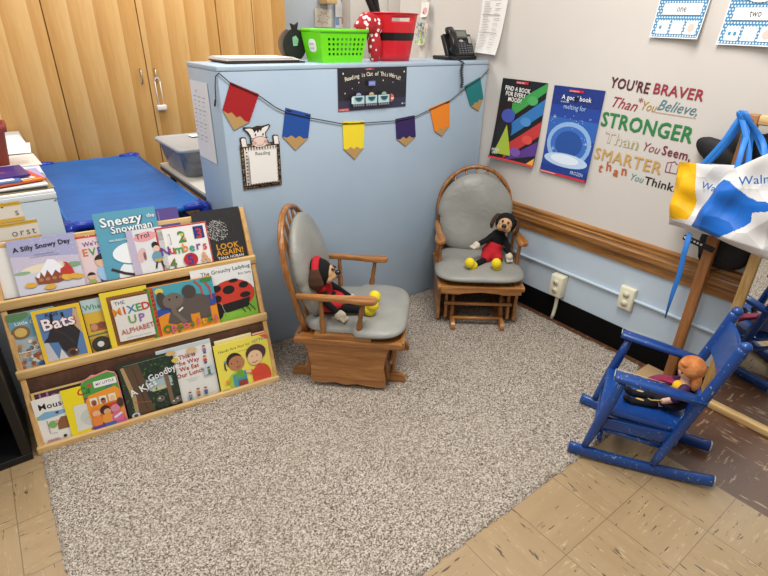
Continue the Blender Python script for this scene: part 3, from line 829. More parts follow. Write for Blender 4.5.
for j in range(4):
    for i in range(k): mb.f.append([j*k+i, j*k+(i+1) % k, (j+1)*k+(i+1) % k, (j+1)*k+i]); mb.m.append(0); mb.c.append((1, 1, 1)); mb.sm.append(True)
mb.f.append([4*k+i for i in range(k)]); mb.f.append(list(range(k))[::-1]); mb.m += [0, 0]; mb.c += [(1, 1, 1)]*2; mb.sm += [False]*2
mb.build('lid', LIDM, bn)
tag(bn, 'clear plastic storage bin with a grey lid on the table', 'storage bin')
mb = MB()
for k2, c in enumerate(('b9a888', '7b8494', 'd8d2c4', '8f6a52', 'c8ccd2')): mb.box((-.10, -.15, .005+k2*.018), (.10-.01*k2, .15, .02+k2*.018), T=M.Translation((.94, 3.03, .734)) @ M.Rotation(.03*k2, 4, 'Z'), c=c)
tag(mb.build('paper_stack', PRINTM), 'papers and folders lying inside the clear storage bin', 'papers', kind='stuff')
mk = MB().tube([(0, 0, 0), (.1, -.012, 0)], .007, 10); tag(mk.build('marker', mat('26262a', .4), T=M.Translation((.93, 2.93, .900))), 'dark marker lying on the grey bin lid', 'marker')
mb = MB(); mb.box((0, 0, 0), (.1, .08, .001), c='ecebe6'); tag(mb.build('paper_note', PRINTM, T=M.Translation((.95, 3.12, .899))), 'white paper slip on the grey bin lid', 'paper')

# =================================================================== STACKED BLUE COTS
BRK = mat('1a36a8', .35, coat=.15, name='royal_blue_plastic')
def make_cot(z):
    t = empty('sleeping_cot', (.465, 3.10, z)); w, l = .290, .66
    mb = MB(); nx_, ny_ = 24, 50; o = 0; rr = random.Random(int(z*100))
    for sgn in (1, -1):
        for j in range(ny_+1):
            for i in range(nx_+1):
                u, v_ = 2*i/nx_-1, 2*j/ny_-1
                sag = -.014*(1-u*u)*(1-v_**4)
                rip = .0055*math.sin(v_*34+2.2*math.sin(u*2.2)+u)*(1-u*u)*(1-v_**2)
                mb.v.append(V((u*(w-.006), v_*(l-.006), .0+sag+rip+(.0012 if sgn > 0 else -.0012))))
    n1 = (nx_+1)*(ny_+1)
    for sgn in (0, 1):
        for j in range(ny_):
            for i in range(nx_):
                a = sgn*n1+j*(nx_+1)+i; q = [a, a+1, a+nx_+2, a+nx_+1]; mb.f.append(q if sgn == 0 else q[::-1]); mb.m.append(0); mb.c.append((1, 1, 1)); mb.sm.append(True)
    mb.build('canvas', COTM, t)
    for s in (-1, 1):
        MB().tube([(s*w, -l, -.006), (s*w, l, -.006)], .012, 12).build('side_rail', COTM, t)
        MB().tube([(-w, s*l, -.006), (w, s*l, -.006)], .012, 12).build('end_rail', COTM, t)
    for sx in (-1, 1):
        for sy in (-1, 1):
            mb = MB()
            mb.tube([(sx*(w-.10), sy*l, -.004), (sx*(w-.03), sy*l, 0), (sx*w, sy*(l-.0), -.01)], [.016, .021, .024], 12)
            mb.tube([(sx*w, sy*(l-.07), -.006), (sx*w, sy*l, -.01)], [.016, .024], 12)
            mb.tube([(sx*w, sy*l, .012), (sx*w, sy*l, -.03), (sx*w, sy*l, -.128)], [.02, .027, .02], 14)
            mb.build('corner_bracket', BRK, t)
    return t
for k in range(5):
    c = make_cot(.125+.144*k)
    tag(c, 'blue canvas sleeping cot with royal blue corner brackets, uppermost of the stack' if k == 4 else 'blue canvas sleeping cot hidden under the uppermost cot', 'cot', 'stacked blue cots')

# =================================================================== LEFT COUNTER UNIT
lc = empty('counter_cabinet', (-.9, 2.265, 0)); LW = 1.045
MB().rbox((0, 0, 0), (LW, 1.56, .878), .003).build('body', CAB_BLUE, lc)
MB().rbox((-.002, -.003, .879), (LW+.003, 1.565, .9), .002).build('counter_top', mat('cdd4da', .45), lc)
for x in (-.03, .14): MB().ell((x+.9, -.003, .872), (.004, .002, .002)).build('nail', DK, lc)
tag(lc, 'pale blue painted counter cabinet behind the book display', 'cabinet')
def name_card(x0, x1, z0, z1, st, label):
    w_, h_ = x1-x0, z1-z0
    mb = MB(); mb.box((0, 0, 0), (w_, h_, .0015), c='e4ddd0'); a = Art(mb, .0017)
    a.rect(0, 0, w_, .014, 'e0b548'); a.rect(0, h_-.014, w_, h_, 'e0b548')
    for k in range(int(w_/.008)): a.step = 0; a.z = .0024; a.ell(.004+k*.008, .007+(k % 2)*.004-.002, .0025, .002, 'c99a3a', n=8); a.ell(.004+k*.008, h_-.007, .0025, .002, 'ecd08a', n=8)
    a.step = .0004; a.text(st, w_-.012, h_*.3, h_*.5, '6f6a68', -.4, align='RIGHT', space=1.25)
    return tag(mb.build('name_card', PRINTM, T=frame((x0, 2.2635, z0), (1, 0, 0), (0, 0, 1))), label, 'card')
name_card(-.16, .028, .815, .888, 's', 'yellow bordered strip ending in s, the upper of the two cards')
name_card(-.13, .062, .735, .812, 'orst', 'yellow bordered strip ending in orst, the lower of the two cards')

CT = .9005
pt = empty('planter', (-.025, 2.90, CT))
TERR = mat('8e3a2e', .55, name='terracotta_plastic')
def sq(r, z, e=.16):
    return [V((sx*r, sy*r, z)) for sx, sy in ()] or [V((r*math.cos(2*PI*i/48)*((abs(math.cos(2*PI*i/48))**7+abs(math.sin(2*PI*i/48))**7)**(-1/7)), r*math.sin(2*PI*i/48)*((abs(math.cos(2*PI*i/48))**7+abs(math.sin(2*PI*i/48))**7)**(-1/7)), z)) for i in range(48)]
def loft(rings, mi=0, caps=(True, True)):
    mb = MB(); k = len(rings[0])
    for q in rings: mb.v += q
    for j in range(len(rings)-1):
        for i in range(k): mb.f.append([j*k+i, j*k+(i+1) % k, (j+1)*k+(i+1) % k, (j+1)*k+i]); mb.m.append(mi); mb.c.append((1, 1, 1)); mb.sm.append(True)
    if caps[0]: mb.f.append(list(range(k))[::-1]); mb.m.append(mi); mb.c.append((1, 1, 1)); mb.sm.append(False)
    if caps[1]: mb.f.append([(len(rings)-1)*k+i for i in range(k)]); mb.m.append(mi); mb.c.append((1, 1, 1)); mb.sm.append(False)
    return mb
loft([sq(.068, 0), sq(.084, .145), sq(.094, .148), sq(.098, .18), sq(.088, .18), sq(.08, .14)]).build('pot', TERR, pt)
tag(pt, 'square terracotta-red planter on the counter at the left edge', 'planter')
mb = MB()
for k, (x, y, r, l) in enumerate(((-.03, -.02, 20, .09), (.02, .01, -35, .1), (.0, .04, 60, .09), (.03, -.04, 5, .08), (-.01, .0, -70, .08))):
    a_ = math.radians(r); mb.tube([(x-math.cos(a_)*l/2, y-math.sin(a_)*l/2, .165), (x+math.cos(a_)*l/2, y+math.sin(a_)*l/2, .18+.004*k)], .014, 10, c='20223c')
tag(mb.build('marker_bundle', PRINTM, T=M.Translation((-.025, 2.90, CT+.01))), 'dark navy markers heaped in the terracotta planter', 'markers', kind='stuff')
# loose sheets and picture books along the counter edge
def flat_thing(name, ctr, w_, d_, th, rot, c, label, cat, art=None, group=None, mtl=None):
    mb = MB(); mb.box((-w_/2, -d_/2, 0), (w_/2, d_/2, th), c=c)
    if art: art(Art(mb, th+.0002), w_, d_)
    o = mb.build(name, mtl or PRINTM, T=M.Translation(ctr) @ M.Rotation(math.radians(rot), 4, 'Z'))
    return tag(o, label, cat, group)
flat_thing('paper_sheet', (.035, 3.52, CT+.0010), .215, .28, .003, 3, 'e9eaec', 'white sheet lying farthest back on the pale counter', 'paper')
flat_thing('paper_sheet', (.045, 3.22, CT+.0045), .22, .28, .003, -4, 'efeeec', 'white sheet on the counter just behind the planter', 'paper')
flat_thing('paper_sheet', (.055, 2.92, CT+.0010), .20, .27, .003, 2, 'eadfd4', 'cream sheet with faint print beside the terracotta planter', 'paper', lambda a, w, d: [a.rect(-w*.3, -d*.1-.02*k, w*.3, -d*.1-.02*k+.003, 'bdb0a4') for k in range(4)])
ST = [(.0, .006, 'e8e4dc', 0, 'ream of white paper at the very bottom of the counter pile', 'paper stack', .25, .32),
      (.006, .005, '8a7a5a', 2, 'olive backed book just above the bottom papers of the pile', 'book', .26, .27),
      (.0115, .005, '2a2a26', -2, 'black edged book in the lower counter pile', 'book', .24, .26),
      (.017, .005, 'e4e0d8', 3, 'white book in the middle of the counter pile', 'book', .24, .24)]
for k, (z, th, c, r_, lb, ct_, w_, d_) in enumerate(ST):
    flat_thing('picture_book', (.02-.004*k, 2.43, CT+.001+z), w_, d_, th, r_, c, lb, ct_)
flat_thing('picture_book', (.07, 2.50, CT+.0235), .12, .2, .005, 4, 'a999c4', 'lilac book with an orange square on the counter pile', 'book', lambda a, w, d: (a.rect(-w*.3, -d*.35, w*.3, d*.1, 'e8805a')))
flat_thing('picture_book', (.01, 2.43, CT+.029), .21, .19, .006, 14, 'c9572c', 'orange red book with a white label on the counter pile', 'book', lambda a, w, d: (a.poly([(-w*.35, -d*.35), (w*.4, -d*.3), (w*.35, d*.35), (-w*.3, d*.35)], 'e8dcd0'), a.rect(-.04, -.03, .03, .02, 'b03c3c'), a.rect(-w*.45, -d*.45, w*.45, -d*.4, 'e8c43c')))
flat_thing('picture_book', (-.055, 2.43, CT+.0355), .2, .2, .006, 8, '4a6a9a', 'blue and white book under the purple book', 'book', lambda a, w, d: (a.rect(-w*.4, -d*.4, w*.4, -d*.1, 'd8dce4')))
flat_thing('picture_book', (-.04, 2.49, CT+.042), .24, .2, .007, 6, '38257a', 'glossy purple book topmost on the counter pile', 'book', lambda a, w, d: (a.poly([(-w*.5, d*.5), (-w*.5, -d*.2), (w*.05, d*.5)], '2f5aa8'), a.rect(-.02, -.02, .05, -.012, 'd86a7a'), a.rect(-.01, -.04, .07, -.036, '8f84b8')), mtl=PRINT)

# black cube organiser at the far left
bc = empty('cube_organizer', (-.80, 1.925, 0)); BKW = mat('0d0d0f', .45, coat=.1, name='black_laminate')
MB().rbox((0, 0, 0), (.62, .31, .03), .002).build('bottom_board', BKW, bc)
MB().rbox((0, 0, .57), (.62, .31, .60), .002).build('top_board', BKW, bc)
MB().rbox((0, 0, .031), (.03, .31, .569), .002).build('side_board', BKW, bc)
MB().rbox((.59, 0, .031), (.62, .31, .569), .002).build('side_board', BKW, bc)
MB().rbox((.031, .295, .031), (.589, .31, .569), .002).build('back_board', BKW, bc)
MB().rbox((.031, .01, .29), (.589, .294, .31), .002).build('shelf_board', BKW, bc)
tag(bc, 'black cube organiser standing left of the book display', 'organizer')
mb = MB(); mb.rbox((-.45, 1.965, .312), (-.235, 2.19, .46), .01)
o = mb.build('clear_box', mat('9a9da0', .25, trans=.8, name='clear_box_plastic')); sm = o.modifiers.new('s', 'SOLIDIFY'); sm.thickness = .002
tag(o, 'clear plastic box inside the black cube organiser', 'storage box')
mb = MB(); mb.rbox((-.44, 1.975, .32), (-.245, 2.18, .40), .01, c='8a8078'); tag(mb.build('craft_supplies', PRINTM), 'grey brown craft supplies inside the clear box', 'supplies', kind='stuff')

# =================================================================== BOOK DISPLAY
A0 = V((-.160, 1.926, CZ*0)); ANG = -.124; BW = .952
BT = M.Translation(A0) @ M.Rotation(ANG, 4, 'Z')      # x along the ledges, y back, z up
bs = empty('book_display', T=BT)
side = [(.012, 0), (.012, .03), (.127, .315), (.218, .565), (.298, .750), (.305, .762), (.318, .762), (.323, .755), (.323, 0)]
RXZ = M(((0, 0, 1, 0), (1, 0, 0, 0), (0, 1, 0, 0), (0, 0, 0, 1)))   # profile plane y,z -> prism along x
for x in (0, BW-.02):
    MB().prism(side, x, x+.02, T=RXZ).build('side_panel', BIRCH_Z, bs, bevel=.003)
TIER = [(.009, .034), (.115, .317), (.206, .567)]; LEAN = [12, 12, 20]
for k, (o_, h) in enumerate(TIER):
    z0 = h-.036 if k else 0.0
    MB().rbox((-.004, o_-.006, z0), (BW+.004, o_+.012, h), .003).build('ledge_lip', BIRCH_X, bs)
    MB().box((.02, o_+.012, z0), (BW-.02, o_+.10, z0+.012)).build('ledge_board', BIRCH_X, bs)
    bt = .9 if k == 2 else 1
    T = M.Translation((0, o_+.048, z0+.012)) @ M.Rotation(math.radians(-LEAN[k]), 4, 'X')
    MB().box((.02, 0, 0), (BW-.02, .006, .19 if k == 2 else .28)).build('back_board', HARDB, bs, T=T)
MB().rbox((.02, .311, .712), (BW-.02, .322, .750), .003).build('top_rail', BIRCH_X, bs)
mb = MB(); a = Art(mb, 0)
a.text('CHILDCRAFT', .0, .0, .018, '9c7442', .6, space=1.0); mb.build('stamp', PRINTM, bs, T=M.Translation((.49, .0028, .010)) @ M.Rotation(PI/2, 4, 'X'))
tag(bs, 'pale birch three-tier book display with slanted shelves', 'book display')

def book(row, s0, s1, h, layer, bg, label, art, t0=0.0, tilt=0, th=.006, group='picture books on the birch display', soft=False, name='picture_book', outline=None):
    o_, hh = TIER[row]
    base_ = M.Translation((s0, o_+.03, hh-.014)) @ M.Rotation(math.radians(90-LEAN[row]), 4, 'X')
    T = BT @ base_ @ M.Translation((0, t0, layer*.0085-(.009 if row == 2 else 0))) @ M.Rotation(math.radians(tilt), 4, 'Z')
    w_ = s1-s0
    mb = MB()
    if outline: mb.prism(outline, -.001, 0, c=bg); mb.prism(outline, -th, -th+.001, c=bg)
    else:
        mb.box((0, 0, -.0012), (w_, h, 0), c=bg); mb.box((0, 0, -th), (w_, h, -th+.0012), c=bg); mb.box((0, 0, -th+.0012), (.0015, h, -.0012), c=bg)
    A_ = Art(mb, 0); A_.clip = (.0005, .0005, w_-.0005, h-.0005); art(A_, w_, h)
    r = mb.build(name, PRINT, T=T)
    p_ = MB()
    if outline: p_.prism([(x*.97+w_*.015, y*.98+.002) for x, y in outline], -th+.0011, -.0011)
    else: p_.box((.002, .002, -th+.0013), (w_-.002, h-.002, -.0013))
    p_.build('pages', PAGES, r)
    return tag(r, label, 'book', group)
def kid(a, x, y, s, skin, hair, shirt, pants='3a4a7a'):
    a.rect(x-.22*s, y-.9*s, x+.22*s, y-.35*s, pants); a.ell(x, y-.25*s, .3*s, .38*s, shirt); a.ell(x, y+.3*s, .27*s, .27*s, skin); a.ell(x, y+.38*s, .28*s, .24*s, hair, a0=0, a1=180)

def art_white(a, w, h): a.rect(.004, .006, .009, .011, '26262a'); a.rect(.014, .007, w*.75, .0095, '9a9a9c')
book(2, .0, .19, .216, 0, 'e6e4e0', 'blank white book at the left end, behind the snowy turtle book', art_white)
def art_silly(a, w, h):
    a.rect(0, h*.55, w, h, 'a9a8cc'); a.poly([(0, h*.72), (w, h*.6), (w, h*.42), (0, h*.42)], 'c9bfd4'); a.ell(w*.5, h*.44, w*.4, h*.1, 'e8dcc0'); a.rect(0, 0, w, h*.40, 'cfd0de')
    a.ell(w*.12, h*.42, w*.12, h*.03, '8fb08c'); a.ell(w*.88, h*.44, w*.14, h*.05, '7fa582')
    rr = random.Random(2)
    for k in range(40): a.step = 0; a.z = .0022; a.ell(rr.random()*w*.98+.002, h*(.45+rr.random()*.53), .0014, .0014, 'f2f2f6', n=6)
    a.step = .00035; a.z = .0026
    a.text('A Silly Snowy Day', w*.07, h*.79, .0245, '15151c', 3.2, rot=3, space=.98)
    a.rect(w*.35, h*.705, w*.65, h*.712, '7d7a94'); a.rect(w*.28, h*.665, w*.72, h*.671, '7d7a94')
    a.ell(w*.55, h*.3, w*.25, h*.14, 'f0f0f6', a0=0, a1=180); a.poly([(w*.3, h*.3), (w*.52, h*.6), (w*.62, h*.58), (w*.8, h*.3)], 'eeeef6')
    a.poly([(w*.28, h*.34), (w*.34, h*.28), (w*.38, h*.4), (w*.42, h*.3), (w*.48, h*.42), (w*.53, h*.3), (w*.6, h*.4), (w*.65, h*.33), (w*.8, h*.38), (w*.84, h*.22), (w*.6, h*.17), (w*.3, h*.19)], '8a4a34')
    for q in (.36, .46, .56, .66): a.ell(w*q, h*.26, w*.035, h*.03, 'b87848')
    a.ell(w*.76, h*.25, w*.09, h*.07, 'e0b048'); a.poly([(w*.66, h*.3), (w*.68, h*.4), (w*.78, h*.45), (w*.74, h*.52), (w*.8, h*.5), (w*.86, h*.38), (w*.88, h*.27)], 'c0392f')
    for x, y in ((.2, .2), (.47, .12), (.92, .22), (.86, .24)): a.ell(w*x, h*y, w*.09, h*.045, 'ddaa40')
book(2, .07, .287, .216, 2, 'c6c4dc', 'lilac book with a snow-capped turtle titled A Silly Snowy Day', art_silly)
def art_ever(a, w, h):
    a.rect(0, h*.88, w, h, 'd0492e'); a.text('Fr', w*.2, h*.9, .02, 'f0e8e4', 2)
    a.text("We're", w*.12, h*.72, .024, '4a3c8c', 2, rot=4); a.letters('EVERY', w*.13, h*.55, .04, ['d8742c', '3f9a4c', '3a5cb0', 'c8403c', '7d4a9c'], step=.026, bold=3.5)
    a.text('body', w*.5, h*.47, .018, 'c8504c', 1)
    kid(a, w*.38, h*.3, .085, 'e2b898', '2a2220', '9fc4e4'); kid(a, w*.15, h*.1, .05, 'e2b898', '2a2220', '9fb46a'); kid(a, w*.75, h*.28, .08, 'c98f6c', '3a2a20', 'd86a5c')
book(2, .283, .485, .213, 0, 'e4cdd0', "pink book with a red top band and children titled We're EVERY", art_ever)
def art_sneezy(a, w, h):
    a.rect(w*.02, 0, w, h, '5a9fb8')
    a.ell(w*.62, h*.06, w*.42, h*.25, 'e8eef2'); a.ell(w*.56, h*.36, w*.40, h*.17, '4b8ea8'); a.ell(w*.56, h*.375, w*.39, h*.165, 'eef3f6')
    a.line([(w*.45, h*.42), (w*.52, h*.44), (w*.6, h*.43), (w*.56, h*.40)], .002, '3f7890')
    for x, y, r_ in ((.93, .34, .03), (.96, .25, .02), (.95, .18, .02), (.9, .10, .02)): a.ell(w*x, h*y, w*r_*1.5, h*r_, ['8a3c34', '4a3630', '4a3630', '4a3630'][int(x*10) % 4])
    a.line([(w*.1, h*.18), (w*.3, h*.09), (w*.55, h*.02)], .010, '3f2a26')
    a.text('Sneezy', w*.09, h*.79, .050, 'f2f4f4', 3.2, rot=2, out='2f5468', sx=1.05); a.text('the', w*.84, h*.85, .022, 'f2f4f4', 2)
    a.text('Snowman', w*.23, h*.685, .038, 'f2f4f4', 3, rot=2, out='2f5468'); a.text('MAUREEN WRIGHT', w*.17, h*.57, .011, 'e4eef2', 1)
book(2, .363, .592, .275, 1, '5a9fb8', 'tall teal snowman book titled Sneezy the Snowman', art_sneezy)
book(2, .59, .68, .262, 0, '5b4a8c', 'purple spined book peeking out right of the snowman book', lambda a, w, h: a.rect(.01, .01, .014, h-.01, '8a7cb4'))
def art_troll(a, w, h):
    a.poly([(0, 0), (w*.22, 0), (w*.17, h), (0, h)], 'c0b4cc')
    a.ell(w*.5, h*.83, w*.32, h*.1, 'e4a0a4', rot=6); a.text('Trol', w*.24, h*.79, .03, '3a2c34', 1.4, rot=5)
    a.ell(w*.3, h*.45, w*.12, h*.16, 'dcb8b8', rot=-20); a.ell(w*.38, h*.42, w*.04, h*.09, '8c5a5a')
    a.ell(w*.72, h*.62, w*.1, h*.075, '2a2424'); a.ell(w*.74, h*.54, w*.09, h*.07, 'e8c4ac'); a.ell(w*.72, h*.36, w*.15, h*.13, '6a9ab0'); a.rect(w*.62, h*.26, w*.84, h*.32, 'c8a43c'); a.line([(w*.68, h*.26), (w*.62, h*.12)], .007, '3a3030'); a.line([(w*.8, h*.26), (w*.84, h*.12)], .007, '3a3030')
book(2, .465, .60, .19, 2, 'dfe0e2', 'white book with a purple curtain and pink bubble reading Trol', art_troll)
def art_numbers(a, w, h):
    a.rect(0, 0, w*.035, h, 'c83a38'); a.rect(0, h*.965, w, h, 'c83a38'); a.rect(w*.975, 0, w, h, 'c83a38')
    a.text('1', w*.17, h*.60, .062, 'b4b2b0', 3); a.text('1', w*.172, h*.61, .05, 'eceae6', 1)
    a.text('2', w*.40, h*.61, .065, '4e8c3c', 4.5); a.ell(w*.49, h*.78, .006, .006, 'e8c43c'); a.ell(w*.52, h*.68, .006, .006, 'e08a6c')
    a.rect(w*.72, h*.64, w*.92, h*.92, '24357c'); a.text('3', w*.755, h*.65, .056, 'c83c34', 4)
    a.letters('Numbers', w*.115, h*.38, .05, ['5a3f94', 'c8423c', '4a9a44', 'e0902c', '3f9a8c', '8a4a9c', 'c84a3c'], step=.0265, bold=2.4, wob=.0015)
    a.text('4', w*.15, h*.06, .055, '8a4a34', 3); a.text('4', w*.17, h*.07, .045, '5f8a44', 1)
    a.ell(w*.56, h*.19, w*.14, h*.15, 'b8242c'); a.text('5', w*.49, h*.08, .055, '2c3f8c', 4)
    for x, y in ((.8, .14), (.86, .18), (.83, .26), (.9, .1)): a.ell(w*x, h*y, w*.04, h*.05, 'd8a07c')
book(2, .572, .779, .184, 2, 'ecebe8', 'white and red book of coloured numerals titled Numbers', art_numbers, th=.009)
def art_look(a, w, h):
    rr = random.Random(8)
    for k in range(500): a.step = 0; a.z = .0004; x, y = rr.random()*w*.97, rr.random()*h*.98; a.poly([(x, y), (x+.003, y+.001), (x+.001, y+.004)], rr.choice(['3e3a3c', '232122', '4a4648', '40333a']))
    a.step = .00035; a.z = .0009
    a.ell(w*.46, h*.60, .048, .048, '2e2c2e'); rr = random.Random(1)
    for k in range(240):
        t = rr.random()*6.3; r_ = .046*math.sqrt(rr.random()); a.step = 0; a.z = .0016; a.ell(w*.46+r_*math.cos(t), h*.60+r_*math.sin(t), .0024, .0012, 'c9c7c2', rot=rr.random()*180, n=6)
    a.step = .00035; a.text('LOOK', w*.37, h*.235, .034, 'd99a2c', 3); a.text('AGAIN!', w*.35, h*.115, .034, 'd99a2c', 3); a.text('TANA HOBAN', w*.36, h*.04, .017, 'e2e0dc', 2.4)
book(2, .727, .930, .228, 1, '2c2a2c', 'charcoal book with a speckled disc titled LOOK AGAIN!', art_look)

def art_three(a, w, h):
    a.rect(0, h*.55, w, h, '6fa4b8'); a.ell(w*.15, h*.95, w*.3, h*.09, '5f8a5c'); a.ell(w*.2, h*.66, w*.2, h*.12, '8a6a44'); a.ell(w*.2, h*.66, w*.13, h*.08, 'd8b868')
    a.text('Little Critter', w*.12, h*.79, .019, 'f0eee8', 2.5); a.text('THREE', w*.5, h*.68, .016, 'b8342c', 2); a.text('TOO', w*.62, h*.60, .016, 'b8342c', 2)
    rr = random.Random(12)
    for k in range(70): a.step = 0; a.z = .002; a.ell(w*(.05+rr.random()*.9), h*(.03+rr.random()*.48), w*.05, h*.035, rr.choice(['c08a5c', 'd8b08c', '8a5a44', '7a9aac', 'b06a5c', 'e4dcd0', '6a7a94']), n=10)
    a.step = .00035; a.rect(0, h*.30, w, h*.315, 'e4e4e4'); a.ell(w*.62, h*.17, w*.26, h*.09, 'b0602c'); a.ell(w*.62, h*.15, w*.2, h*.08, 'e4c49c'); a.ell(w*.62, h*.05, w*.25, h*.06, '3668a8')
book(1, .014, .165, .22, 0, 'a9b8bc', 'crowded blue and brown storybook at the left end of the middle shelf', art_three)
def art_bats(a, w, h):
    m_ = .013; a.rect(m_, m_, w-m_, h-m_, '5a7fb4')
    a.poly([(m_, m_), (w*.3, m_), (w*.18, h*.4), (m_, h*.45)], 'c4c6cc'); a.poly([(w*.85, h-m_), (w-m_, h*.9), (w-m_, h*.45), (w*.75, h*.65)], 'c8a884'); a.poly([(w*.3, m_), (w*.5, m_), (w*.4, h*.25)], 'd8d4d0')
    a.poly([(w*.08, h*.42), (w*.2, h*.5), (w*.3, h*.66), (w*.75, h*.68), (w*.88, h*.5), (w*.8, h*.36), (w*.72, h*.2), (w*.66, h*.13), (w*.52, h*.13), (w*.42, h*.24), (w*.38, h*.38)], '2c292c')
    a.line([(w*.35, h*.62), (w*.55, h*.5), (w*.7, h*.3)], .0018, '4c484c'); a.line([(w*.6, h*.66), (w*.8, h*.52)], .0015, '4c484c')
    a.line([(w*.35, h*.68), (w*.38, h*.9)], .009, '221f22'); a.line([(w*.62, h*.68), (w*.6, h*.9)], .008, '221f22')
    a.ell(w*.62, h*.15, w*.13, h*.075, '6a4a34'); a.ell(w*.62, h*.14, w*.07, h*.045, '3a2a26'); a.ell(w*.70, h*.17, .003, .003, 'e8e0d8')
    a.text('Bats', w*.14, h*.63, .062, 'f4ece8', 3, rot=3, out='b8423c'); a.text('KiDS', w*.26, h*.87, .02, '2a2420', 2)
book(1, .092, .25, .218, 2, 'ecc532', 'yellow bordered book with a hanging bat titled Bats', art_bats)
def art_wheels(a, w, h):
    a.rect(0, h*.76, w, h, 'b4ccd0'); a.text('Wheels', w*.04, h*.81, .03, '4f8a5c', 2); a.rect(0, h*.28, w, h*.76, 'd9b23c'); a.rect(0, 0, w, h*.28, 'b89440')
    a.rect(w*.1, h*.4, w*.6, h*.55, 'a0643c'); a.ell(w*.2, h*.48, .012, .014, 'c8906c'); a.ell(w*.4, h*.5, .012, .014, '8a4a3c'); a.line([(0, h*.33), (w, h*.36)], .006, '5a7a6c')
    a.ell(w*.28, h*.14, .034, .034, '3a3834'); a.ell(w*.26, h*.15, .012, .012, 'dcdcd8'); a.rect(w*.5, h*.05, w*.95, h*.2, '8a9a34')
book(1, .252, .385, .219, 0, 'c8b060', 'yellow truck book titled Wheels behind the bat book', art_wheels)
def art_mixed(a, w, h):
    a.rect(w*.12, h*.05, w*1., h*.92, '7a4a28'); a.rect(w*.14, h*.06, w*1., h*.90, '8f5a32')
    for k in range(24): a.rect(w*.12+k*.006, h*.885, w*.12+k*.006+.003, h*.92, 'a87444')
    a.rect(w*.2, h*.12, w*.98, h*.86, 'e4e1da')
    a.text('THE', w*.26, h*.76, .02, '2f5f78', 1.6, rot=3); a.letters('MIXED', w*.28, h*.58, .044, ['e09032', 'c83c34', '3a86a8', '4a9a4c', 'c83c34'], step=.0265, bold=4, rot=3)
    a.letters('UP', w*.56, h*.41, .046, ['6aa048', '8f68b4'], step=.034, bold=4); a.text('ALPHABET', w*.27, h*.235, .030, 'c0503c', .6, rot=4, sx=.86); a.rect(w*.35, h*.17, w*.9, h*.175, '8a9aa8')
book(1, .322, .492, .236, 2, 'ecd23c', 'yellow framed book titled THE MIXED UP ALPHABET', art_mixed)
def art_opp(a, w, h):
    a.rect(0, 0, w*.07, h, '2f9a3c'); a.rect(w*.07, 0, w*.12, h, 'd8542c')
    for k in range(11): a.text('OPPOSITES!!'[k], w*.095, h*(.88-k*.078), .014, '2a2a44', 2, align='CENTER')
    a.rect(w*.12, h*.5, w, h, '4aa4b4'); a.poly([(w*.12, h*.55), (w*.3, h*.6), (w, h*.66), (w, h*.45), (w*.12, h*.38)], '2f4fa4'); a.rect(w*.12, 0, w, h*.42, 'eb9426'); a.ell(w*.5, h*.4, w*.38, h*.08, 'eb9426')
    a.ell(w*.2, h*.9, w*.06, h*.06, 'e8c84c')
    a.line([(w*.72, h*.98), (w*.80, h*.85), (w*.82, h*.62)], .008, 'b8503c'); a.line([(w*.86, h*.95), (w*.93, h*.8), (w*.94, h*.55)], .008, 'b8503c'); a.ell(w*.9, h*.96, w*.09, h*.04, '3c8a3c')
    E_ = '5f5450'; E2 = '75695f'
    a.ell(w*.66, h*.54, w*.25, h*.19, E_); a.rect(w*.72, h*.22, w*.89, h*.5, E_); a.rect(w*.45, h*.2, w*.58, h*.5, E_); a.poly([(w*.34, h*.6), (w*.5, h*.6), (w*.5, h*.25), (w*.36, h*.22), (w*.24, h*.28)], E_)
    a.ell(w*.215, h*.72, w*.07, h*.17, '4c423f', rot=8); a.ell(w*.62, h*.80, w*.10, h*.13, '4c423f', rot=35); a.ell(w*.37, h*.68, w*.15, h*.15, E2)
    a.line([(w*.34, h*.6), (w*.36, h*.45), (w*.44, h*.3), (w*.50, h*.2)], .017, E2); a.line([(w*.42, h*.46), (w*.49, h*.52)], .007, 'ece8dc')
    a.ell(w*.32, h*.72, .0035, .004, '1a1818'); a.ell(w*.43, h*.74, .0035, .004, '1a1818')
    a.letters('Opposites', w*.215, h*.105, .044, ['3f8c3c', 'e06a94', '3f8c3c', 'e06a94', '3f8c3c', 'e06a94', 'e4c43c', '3f8c3c', 'e06a94'], step=.0245, bold=2.6, wob=.001, rot=2, out='2a2428')
book(1, .480, .750, .222, 2, 'eb9426', 'orange and teal board book with an elephant titled Opposites', art_opp, th=.009)
def art_lady(a, w, h):
    a.poly([(0, 0), (w, 0), (w, h*.52), (w*.8, h*.46), (w*.5, h*.42), (0, h*.38)], '7cb43c'); a.poly([(0, 0), (w, 0), (w, h*.12), (0, h*.2)], '8cc444')
    a.text('The Grouchy Ladybug', w*.16, h*.87, .024, '35343a', .3, rot=1.5, sx=.98); a.text('Eric Carle', w*.76, h*.79, .014, '5a5a60', 0)
    a.ell(w*.62, h*.46, w*.37, h*.27, 'cf3d2c', rot=-4); a.poly([(w*.2, h*.3), (w*.9, h*.36), (w*.85, h*.2), (w*.5, h*.16), (w*.25, h*.2)], '1c1a1c')
    a.ell(w*.32, h*.22, w*.1, h*.15, '161416')
    for x, y, rx, ry in ((.56, .56, .1, .075), (.82, .6, .08, .055), (.82, .42, .09, .05), (.36, .62, .08, .06), (.36, .44, .06, .06), (.66, .71, .08, .03)): a.ell(w*x, h*y, w*rx, h*ry, '1c1a1c')
    for x in (.75, .84, .92): a.line([(w*(x-.08), h*.27), (w*x, h*.16), (w*(x+.03), h*.10)], .0035, '1c1a1c')
    a.line([(w*.4, h*.36), (w*.42, h*.24), (w*.46, h*.12)], .0025, 'a8a89c')
